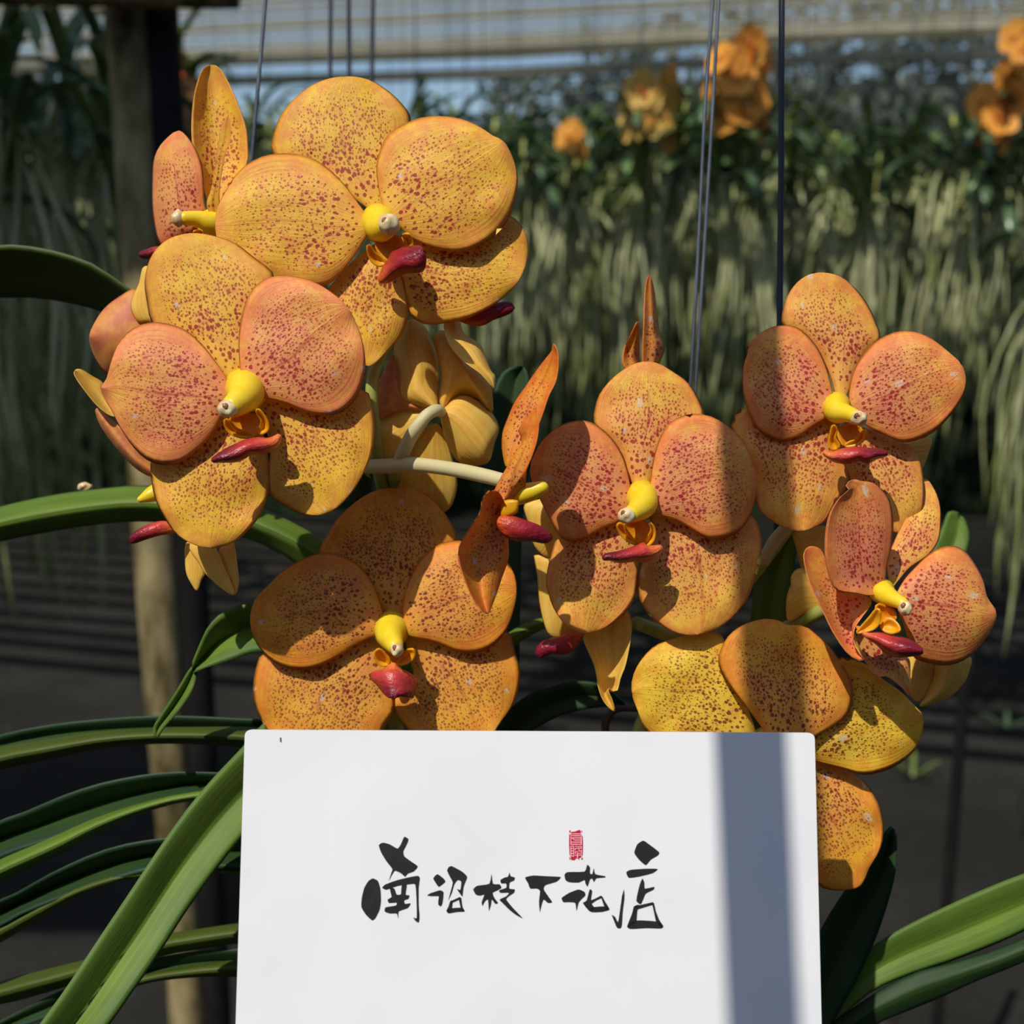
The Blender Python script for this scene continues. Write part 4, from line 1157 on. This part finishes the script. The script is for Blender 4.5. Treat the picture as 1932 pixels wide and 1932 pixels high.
tube('pedicel', plant, '', [(1230, 1330, -32), (1330, 1390, -22), (1445, 1400, -8)], [12, 11, 10], M_PEDICEL)
tube('pedicel', plant, '', [(722, 640, -13), (560, 520, -16), (410, 430, -14)], [11, 10, 9], M_PEDICEL)
tube('old_stalk', plant, '', [(1145, 1420, -50), (1142, 1370, -50), (1160, 1340, -50), (1200, 1338, -52), (1240, 1345, -54)], [10, 9, 7, 6, 5], M_SHEATH)
tube('main_stem', plant, '', [(1000, 2500, -55), (1000, 1900, -55), (1000, 1450, -52)], [48, 46, 36], M_STEM, seg=16)

# leaves: top edge, bottom edge, from the stem outwards
def leaf(top, bot, h, fold=-6.0, mat=None, thick=1.8, side=(0, 0), bulge=0, z='', nu=34, seed=0, tilt=0.0):
    m = mat or M_LEAF
    return blade('leaf', plant, z, top, right=bot, h=h, fold=fold, mats=[m, m], thick=thick, side=side, bulge=bulge, nu=nu, nv=12, wave=.6, seed=seed, tilt=tilt)

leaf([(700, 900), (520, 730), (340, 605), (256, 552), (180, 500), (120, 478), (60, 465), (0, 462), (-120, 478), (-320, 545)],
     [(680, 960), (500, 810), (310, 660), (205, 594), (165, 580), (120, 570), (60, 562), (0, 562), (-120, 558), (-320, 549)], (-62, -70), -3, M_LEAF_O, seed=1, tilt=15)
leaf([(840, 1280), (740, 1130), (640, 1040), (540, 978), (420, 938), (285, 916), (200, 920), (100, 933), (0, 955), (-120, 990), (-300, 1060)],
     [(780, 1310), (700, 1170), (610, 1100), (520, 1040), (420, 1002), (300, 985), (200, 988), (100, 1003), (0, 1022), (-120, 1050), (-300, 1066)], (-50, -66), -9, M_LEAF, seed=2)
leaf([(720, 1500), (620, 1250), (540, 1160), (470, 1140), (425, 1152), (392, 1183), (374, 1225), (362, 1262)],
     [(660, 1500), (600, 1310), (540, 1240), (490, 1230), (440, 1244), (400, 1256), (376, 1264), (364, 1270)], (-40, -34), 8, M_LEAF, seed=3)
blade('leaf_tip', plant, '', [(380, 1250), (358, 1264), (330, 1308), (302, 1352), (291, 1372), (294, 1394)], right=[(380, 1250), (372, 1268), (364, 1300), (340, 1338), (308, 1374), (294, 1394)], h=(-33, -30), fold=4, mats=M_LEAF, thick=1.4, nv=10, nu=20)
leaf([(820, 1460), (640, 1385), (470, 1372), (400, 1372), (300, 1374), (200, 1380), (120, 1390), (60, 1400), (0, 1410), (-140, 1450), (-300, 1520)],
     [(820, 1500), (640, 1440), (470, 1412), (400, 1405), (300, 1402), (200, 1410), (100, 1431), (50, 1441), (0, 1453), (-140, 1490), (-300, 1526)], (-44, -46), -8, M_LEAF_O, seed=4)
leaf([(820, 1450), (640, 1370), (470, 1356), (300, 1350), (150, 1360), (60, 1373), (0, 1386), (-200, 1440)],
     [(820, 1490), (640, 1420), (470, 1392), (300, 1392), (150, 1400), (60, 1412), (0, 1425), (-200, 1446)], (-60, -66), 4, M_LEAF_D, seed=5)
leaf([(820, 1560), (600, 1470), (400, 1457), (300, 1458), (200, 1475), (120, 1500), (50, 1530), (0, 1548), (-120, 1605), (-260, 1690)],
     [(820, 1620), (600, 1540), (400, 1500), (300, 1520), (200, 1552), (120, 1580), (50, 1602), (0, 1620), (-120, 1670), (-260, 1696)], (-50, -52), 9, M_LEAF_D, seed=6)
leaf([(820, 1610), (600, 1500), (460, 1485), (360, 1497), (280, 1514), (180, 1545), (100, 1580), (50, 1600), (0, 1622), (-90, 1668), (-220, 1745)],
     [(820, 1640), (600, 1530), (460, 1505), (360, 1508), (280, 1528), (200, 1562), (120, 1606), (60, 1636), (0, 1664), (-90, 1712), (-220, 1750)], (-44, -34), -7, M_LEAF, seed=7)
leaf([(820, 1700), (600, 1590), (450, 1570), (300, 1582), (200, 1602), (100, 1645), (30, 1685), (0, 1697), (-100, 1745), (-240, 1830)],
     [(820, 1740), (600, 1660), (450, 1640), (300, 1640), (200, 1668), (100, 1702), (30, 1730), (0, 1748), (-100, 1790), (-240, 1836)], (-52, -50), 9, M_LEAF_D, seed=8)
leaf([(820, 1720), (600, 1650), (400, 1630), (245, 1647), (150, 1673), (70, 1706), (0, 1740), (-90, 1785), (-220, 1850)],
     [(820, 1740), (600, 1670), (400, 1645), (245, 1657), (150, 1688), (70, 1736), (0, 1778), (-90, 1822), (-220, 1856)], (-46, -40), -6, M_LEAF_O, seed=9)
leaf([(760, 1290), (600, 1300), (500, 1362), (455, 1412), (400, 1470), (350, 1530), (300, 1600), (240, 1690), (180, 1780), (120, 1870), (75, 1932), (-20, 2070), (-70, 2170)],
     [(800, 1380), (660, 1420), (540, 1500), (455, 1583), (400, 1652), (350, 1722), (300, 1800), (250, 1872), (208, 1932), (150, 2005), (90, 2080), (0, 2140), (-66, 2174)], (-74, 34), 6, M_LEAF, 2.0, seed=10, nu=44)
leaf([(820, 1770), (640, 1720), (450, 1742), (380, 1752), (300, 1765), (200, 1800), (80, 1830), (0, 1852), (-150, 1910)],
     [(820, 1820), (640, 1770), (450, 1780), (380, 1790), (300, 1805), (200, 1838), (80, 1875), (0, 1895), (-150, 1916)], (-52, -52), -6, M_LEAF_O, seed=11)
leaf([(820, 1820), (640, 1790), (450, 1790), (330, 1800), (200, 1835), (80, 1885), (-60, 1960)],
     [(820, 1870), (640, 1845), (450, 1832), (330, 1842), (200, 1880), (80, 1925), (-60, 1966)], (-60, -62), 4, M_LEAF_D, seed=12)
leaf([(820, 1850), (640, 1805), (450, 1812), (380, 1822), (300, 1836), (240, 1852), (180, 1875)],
     [(820, 1880), (640, 1840), (450, 1842), (380, 1841), (300, 1848), (240, 1862), (180, 1880)], (-48, -48), -6, M_LEAF_O, seed=13)
# right hand leaves
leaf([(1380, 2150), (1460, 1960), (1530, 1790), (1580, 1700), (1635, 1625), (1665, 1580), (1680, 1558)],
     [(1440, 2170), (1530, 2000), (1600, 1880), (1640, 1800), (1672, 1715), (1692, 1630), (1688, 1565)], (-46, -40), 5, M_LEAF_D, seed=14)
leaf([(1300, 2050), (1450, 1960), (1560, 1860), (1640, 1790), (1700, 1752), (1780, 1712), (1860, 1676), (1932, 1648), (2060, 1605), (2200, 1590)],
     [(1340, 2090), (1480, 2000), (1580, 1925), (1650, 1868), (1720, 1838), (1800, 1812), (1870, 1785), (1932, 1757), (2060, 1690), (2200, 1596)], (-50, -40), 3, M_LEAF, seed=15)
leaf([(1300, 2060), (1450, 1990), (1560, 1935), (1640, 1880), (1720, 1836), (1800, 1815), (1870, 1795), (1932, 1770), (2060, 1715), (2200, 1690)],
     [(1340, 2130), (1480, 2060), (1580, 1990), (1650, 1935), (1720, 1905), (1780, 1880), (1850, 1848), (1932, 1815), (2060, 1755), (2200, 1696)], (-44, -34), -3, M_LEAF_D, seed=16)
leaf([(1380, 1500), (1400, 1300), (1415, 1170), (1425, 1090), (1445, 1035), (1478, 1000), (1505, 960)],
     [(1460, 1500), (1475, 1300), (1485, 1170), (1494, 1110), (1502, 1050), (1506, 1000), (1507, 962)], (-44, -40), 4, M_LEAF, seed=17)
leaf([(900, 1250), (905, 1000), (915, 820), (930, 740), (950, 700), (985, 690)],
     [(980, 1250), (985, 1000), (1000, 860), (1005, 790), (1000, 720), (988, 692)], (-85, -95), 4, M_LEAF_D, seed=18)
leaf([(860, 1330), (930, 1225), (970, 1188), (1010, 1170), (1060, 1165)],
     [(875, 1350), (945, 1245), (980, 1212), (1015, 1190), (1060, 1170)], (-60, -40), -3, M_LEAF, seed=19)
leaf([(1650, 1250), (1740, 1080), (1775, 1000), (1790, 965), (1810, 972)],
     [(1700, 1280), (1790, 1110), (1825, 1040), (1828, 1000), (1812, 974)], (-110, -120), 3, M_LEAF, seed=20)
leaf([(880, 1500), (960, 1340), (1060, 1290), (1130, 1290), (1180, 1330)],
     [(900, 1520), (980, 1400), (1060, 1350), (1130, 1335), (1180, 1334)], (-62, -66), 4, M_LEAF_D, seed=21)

# ------------------------------------------------------------------ hanger wires in front
def wire(label, pts, r, mat, group=None):
    path = [PD(*p) for p in pts]
    d = (path[0] - path[1])
    if path[0].z < 2.0:
        k = (2.42 - path[0].z) / max(1e-6, d.z)
        path = [path[0] + d * k] + path
    V, F, U = tube_world(path, [r] * len(path), 8)
    return tag(mesh_obj('hanger_wire', V, F, mat, None, uvs={'UVMap': U}), label, 'wire', group)
wire('thick black hanger wire running down to the highest flower on the right', [(1475, 0, .42), (1474, 300, .42), (1471, 620, .42), (1463, 1150, .42), (1460, 1320, .42)], .00105, M_WIREB)
wire('grey hanger wire, the one on the left of the close pair', [(1345, 0, .44), (1330, 200, .44), (1317, 480, .44), (1303, 720, .44), (1285, 1100, .44)], .00062, M_WIRE)
wire('grey hanger wire, the one on the right of the close pair', [(1356, 0, .44), (1345, 200, .44), (1328, 480, .44), (1313, 720, .44), (1296, 1100, .44)], .00062, M_WIRE)
wire('thin grey hanger wire between the side view flower and the golden one', [(501, 0, .46), (489, 140, .46), (476, 290, .46), (470, 420, .46)], .00075, M_WIRE)
wire('blurred dark hanger wire above the golden flower, first of three', [(624, 0, .70), (623, 150, .70), (622, 400, .70)], .0012, M_WIREB)
wire('blurred dark hanger wire above the golden flower, middle of three', [(658, 0, .66), (659, 150, .66), (660, 400, .66)], .0012, M_WIREB)
wire('blurred dark hanger wire above the golden flower, last of three', [(704, 0, .70), (702, 150, .70), (700, 400, .70)], .0012, M_WIREB)

# ------------------------------------------------------------------ the white card with calligraphy
ct, cb = .340, .3305                      # depth at the top edge and at the frame's bottom edge
A0, A1, A2 = PD(462, 1377, ct), PD(1537, 1383, ct), PD(445, 1932, cb)
ex = (A1 - A0)
Wc = ex.length
ex = ex.normalized()
ez = (A2 - A0)
ez = (ez - ex * ez.dot(ex)).normalized()   # down the card
en = ex.cross(ez)                          # normal
if en.dot(CAM - A0) < 0:
    en = -en
Hc = .118

def on_card(px, py, lift=0.0):
    d = FWD + RIGHT * ((px - 966.0) / FPX) - UP * ((py - 966.0) / FPX)
    o = A0 + en * lift
    t = (o - CAM).dot(en) / d.dot(en)
    return CAM + d * t

g = NG('card_white')
tc = g.n('ShaderNodeTexCoord')
n = g.noise(tc.outputs['Object'], 26, 3, .5)
n2 = g.noise(tc.outputs['Object'], 160, 4, .7)
col = g.mix(g.ramp(n, .35, .7), (.83, .83, .82, 1), (.78, .79, .80, 1))
col = g.mix(g.ramp(n2, .76, .80, 0, .5), col, (.45, .45, .44, 1))
g.base(col, .55, .3)
g.bump(g.noise(tc.outputs['Object'], 12, 2, .5), .25, .004)
M_CARD = g.m
M_INK = simple_mat('ink_black', srgb(44, 41, 42), srgb(36, 34, 35), 300, .45, .4)
M_SEAL = simple_mat('seal_red', srgb(196, 30, 66), srgb(180, 24, 54), 500, .5, .3)
M_SEALP = simple_mat('seal_paper', srgb(246, 196, 200), srgb(240, 178, 184), 500, .5, .3)

sign = empty('sign_card', A0 + ex * Wc / 2 + ez * Hc)
tag(sign, 'white rectangular card with black brush calligraphy and a small red seal', 'sign')
rad = .0016
outl = []
for cx, cz, a0 in ((rad, rad, 180), (Wc - rad, rad, 270), (Wc - rad, Hc - rad, 0), (rad, Hc - rad, 90)):
    for k in range(6):
        a = math.radians(a0 + 90 * k / 5)
        outl.append((cx + rad * math.cos(a), cz + rad * math.sin(a)))
n = len(outl)
V = [A0 + ex * a + ez * b for a, b in outl] + [A0 + ex * a + ez * b - en * .0024 for a, b in outl]
F = [tuple(range(n)), tuple(range(2 * n - 1, n - 1, -1))] + [(k, (k + 1) % n, n + (k + 1) % n, n + k) for k in range(n)]
mesh_obj('panel', V, F, M_CARD, sign, smooth=False)
# stake that carries the card
sx = A0 + ex * Wc * .5 + ez * .03 - en * .0054
sz = A0 + ex * Wc * .5 + ez * (Hc + .05) - en * .0054
V, F, U = tube_world([sx, sz, Vector((sz.x, sz.y + .02, .6)), Vector((sz.x, sz.y + .02, -.02))], [.003] * 4, 10)
mesh_obj('stake', V, F, M_BATTEN, sign, uvs={'UVMap': U})

def ink(name, strokes, mat, z='O', lift=.00006, th=.00005, smooth_pts=True):
    V, F = [], []
    for s in strokes:
        pts = zp(z, s)
        if smooth_pts and len(pts) > 4:
            q = []
            m = len(pts)
            for i in range(m):
                for k in range(3):
                    c = catmull(pts[i - 1], pts[i], pts[(i + 1) % m], pts[(i + 2) % m], k / 3)
                    l = (pts[i][0] + (pts[(i + 1) % m][0] - pts[i][0]) * k / 3, pts[i][1] + (pts[(i + 1) % m][1] - pts[i][1]) * k / 3)
                    q.append((.55 * c[0] + .45 * l[0], .55 * c[1] + .45 * l[1]))
            pts = q
        bm = bmesh.new()
        vs = [bm.verts.new(on_card(x, y, lift + th)) for x, y in pts]
        bm.faces.new(vs)
        bmesh.ops.triangulate(bm, faces=bm.faces[:], ngon_method='EAR_CLIP')
        bm.verts.index_update()
        o = len(V)
        m = len(vs)
        V += [v.co.copy() for v in bm.verts]
        tri = [tuple(v.index for v in f.verts) for f in bm.faces]
        F += [tuple(i + o for i in t) for t in tri]
        V += [on_card(x, y, lift - .00005) for x, y in pts]
        F += [tuple(i + o + m for i in t[::-1]) for t in tri]
        F += [(o + i, o + (i + 1) % m, o + m + (i + 1) % m, o + m + i) for i in range(m)]
        bm.free()
    return mesh_obj(name, V, F, mat, sign, smooth=False)

CH = [
 [[(170, 170), (195, 155), (235, 165), (280, 190), (300, 165), (320, 120), (345, 135), (335, 165), (315, 205), (320, 235), (355, 262), (400, 295), (375, 325), (340, 338), (325, 356), (300, 335), (265, 320), (245, 350), (230, 378), (243, 335), (250, 310), (215, 265), (185, 215)],
  [(135, 365), (165, 380), (180, 430), (183, 500), (175, 550), (150, 600), (130, 612), (95, 580), (68, 535), (70, 480), (85, 420), (110, 380)],
  [(190, 420), (210, 400), (280, 375), (350, 358), (400, 350), (412, 365), (405, 420), (405, 520), (410, 590), (405, 625), (385, 615), (373, 595), (393, 598), (392, 500), (385, 402), (350, 400), (280, 410), (215, 432)],
  [(235, 420), (262, 425), (275, 460), (300, 458), (305, 405), (335, 402), (328, 460), (350, 465), (345, 485), (320, 495), (325, 515), (358, 512), (340, 540), (287, 560), (285, 602), (275, 572), (235, 572), (205, 560), (210, 535), (270, 525), (275, 508), (230, 510), (222, 490), (245, 475), (240, 450)]],
 [[(515, 340), (550, 365), (562, 385), (525, 415), (510, 400), (490, 365)],
  [(455, 465), (475, 452), (530, 435), (550, 445), (550, 470), (545, 510), (535, 530), (520, 520), (520, 495), (522, 470), (480, 470)],
  [(580, 300), (600, 293), (660, 325), (690, 355), (680, 385), (668, 420), (662, 472), (645, 452), (630, 428), (650, 432), (655, 385), (635, 375), (615, 400), (600, 450), (580, 492), (590, 450), (605, 390), (585, 350), (572, 320)],
  [(590, 500), (605, 495), (600, 545), (580, 570), (568, 555), (580, 530)], [(590, 500), (645, 475), (650, 488), (600, 510)],
  [(640, 476), (655, 480), (662, 530), (676, 560), (655, 552), (643, 500)], [(568, 555), (600, 540), (660, 538), (676, 560), (630, 563), (580, 571)]],
 [[(725, 430), (750, 408), (820, 397), (833, 340), (842, 397), (880, 400), (892, 420), (870, 435), (840, 450), (850, 480), (872, 510), (855, 515), (835, 490), (830, 520), (818, 557), (812, 490), (795, 500), (780, 527), (775, 505), (790, 462), (765, 467), (740, 460)],
  [(885, 375), (910, 360), (930, 355), (938, 330), (946, 352), (970, 360), (965, 378), (940, 390), (938, 425), (970, 430), (965, 450), (935, 470), (920, 490), (960, 540), (1017, 600), (980, 582), (940, 552), (900, 512), (880, 490), (920, 470), (935, 450), (885, 450), (878, 435), (920, 420), (918, 395), (890, 395)]],
 [[(1030, 360), (1080, 348), (1150, 352), (1240, 357), (1215, 385), (1150, 405), (1140, 430), (1170, 475), (1190, 505), (1165, 510), (1140, 490), (1128, 520), (1117, 564), (1112, 500), (1118, 440), (1100, 425), (1060, 425), (1048, 395)]],
 [[(1262, 345), (1280, 328), (1380, 325), (1395, 285), (1412, 300), (1412, 335), (1425, 340), (1435, 305), (1443, 340), (1500, 352), (1500, 360), (1450, 365), (1435, 387), (1425, 367), (1412, 372), (1398, 414), (1385, 395), (1380, 375), (1345, 390), (1290, 388), (1268, 375)],
  [(1245, 480), (1290, 450), (1345, 430), (1380, 445), (1385, 465), (1360, 490), (1345, 510), (1333, 557), (1325, 510), (1290, 505), (1255, 505)],
  [(1410, 430), (1425, 440), (1418, 490), (1425, 520), (1440, 540), (1420, 563), (1400, 550), (1370, 510), (1392, 495)], [(1415, 495), (1440, 485), (1478, 466), (1482, 480), (1450, 495), (1420, 515)],
  [(1475, 468), (1487, 475), (1500, 500), (1527, 545), (1505, 550), (1490, 515)], [(1410, 545), (1440, 533), (1500, 530), (1527, 550), (1480, 563), (1420, 564)]],
 [[(1690, 165), (1725, 143), (1760, 165), (1818, 210), (1812, 230), (1770, 255), (1740, 288), (1700, 255), (1672, 215)],
  [(1625, 330), (1650, 315), (1740, 308), (1811, 310), (1780, 335), (1700, 355), (1640, 362)],
  [(1612, 430), (1615, 480), (1605, 560), (1600, 640), (1590, 660), (1570, 655), (1555, 620), (1540, 580), (1560, 592), (1577, 622), (1590, 540), (1600, 470)],
  [(1720, 365), (1732, 390), (1735, 425), (1790, 415), (1785, 432), (1740, 455), (1725, 490), (1710, 518), (1685, 500), (1690, 460), (1705, 400)],
  [(1670, 530), (1700, 520), (1690, 560), (1685, 615), (1650, 662), (1630, 650), (1640, 620), (1660, 570)], [(1670, 530), (1780, 505), (1785, 520), (1695, 547)],
  [(1775, 507), (1788, 510), (1800, 560), (1820, 610), (1843, 645), (1825, 648), (1800, 618), (1785, 550)], [(1680, 612), (1800, 618), (1843, 645), (1830, 660), (1740, 658), (1650, 663), (1640, 640)]],
]
for strokes in CH:
    ink('brush_character', strokes, M_INK)
seal = ink('red_seal', [[(335, 440), (380, 470), (420, 400), (430, 350), (600, 330), (800, 250), (860, 300), (870, 410), (900, 480), (950, 560), (965, 800), (955, 1400), (900, 1460), (860, 1520), (760, 1560), (640, 1560), (590, 1640), (430, 1630), (400, 1500), (350, 1400), (325, 900)],
                        [(340, 280), (400, 280), (400, 390), (340, 380)], [(880, 300), (920, 290), (940, 360), (910, 390)], [(335, 1500), (370, 1500), (410, 1610), (345, 1600)], [(880, 1560), (950, 1510), (950, 1610), (890, 1620)], [(740, 1580), (800, 1570), (790, 1630)]], M_SEAL, 'S', smooth_pts=False)
seal['label'] = 'small red seal stamp with pale strokes'
def bar(x0, y0, x1, y1): return [(x0, y0), (x1, y0), (x1, y1), (x0, y1)]
pale = [bar(395, 420, 900, 455), bar(395, 455, 428, 935), bar(870, 455, 910, 935), bar(455, 505, 840, 545), bar(430, 605, 870, 645), [(440, 620), (520, 640), (600, 740), (540, 720)],
        bar(560, 705, 870, 740), bar(430, 800, 870, 835), bar(428, 900, 870, 935),
        bar(395, 990, 428, 1470), bar(525, 990, 555, 1470), bar(428, 990, 525, 1020), bar(428, 1090, 525, 1120), bar(428, 1205, 525, 1235), bar(428, 1315, 525, 1345), bar(428, 1440, 525, 1470),
        bar(600, 1000, 710, 1030), bar(590, 1090, 760, 1120), bar(590, 1120, 620, 1200), bar(740, 1000, 900, 1025), bar(880, 1025, 912, 1110), bar(760, 1085, 880, 1112), bar(740, 1025, 768, 1085),
        bar(770, 1130, 800, 1210), bar(600, 1240, 640, 1340), bar(640, 1240, 740, 1265), bar(700, 1300, 740, 1480), bar(770, 1215, 880, 1240), bar(880, 1170, 910, 1470), bar(760, 1320, 860, 1345), bar(600, 1400, 690, 1430), bar(760, 1400, 860, 1425), bar(690, 1480, 730, 1550)]
ink('seal_strokes', pale, M_SEALP, 'S', lift=.00014, smooth_pts=False)
# small nicks on the card
ink('card_mark', [[(528, 1391), (531, 1392), (531, 1401), (528, 1399)]], M_WIRE, '', smooth_pts=False)
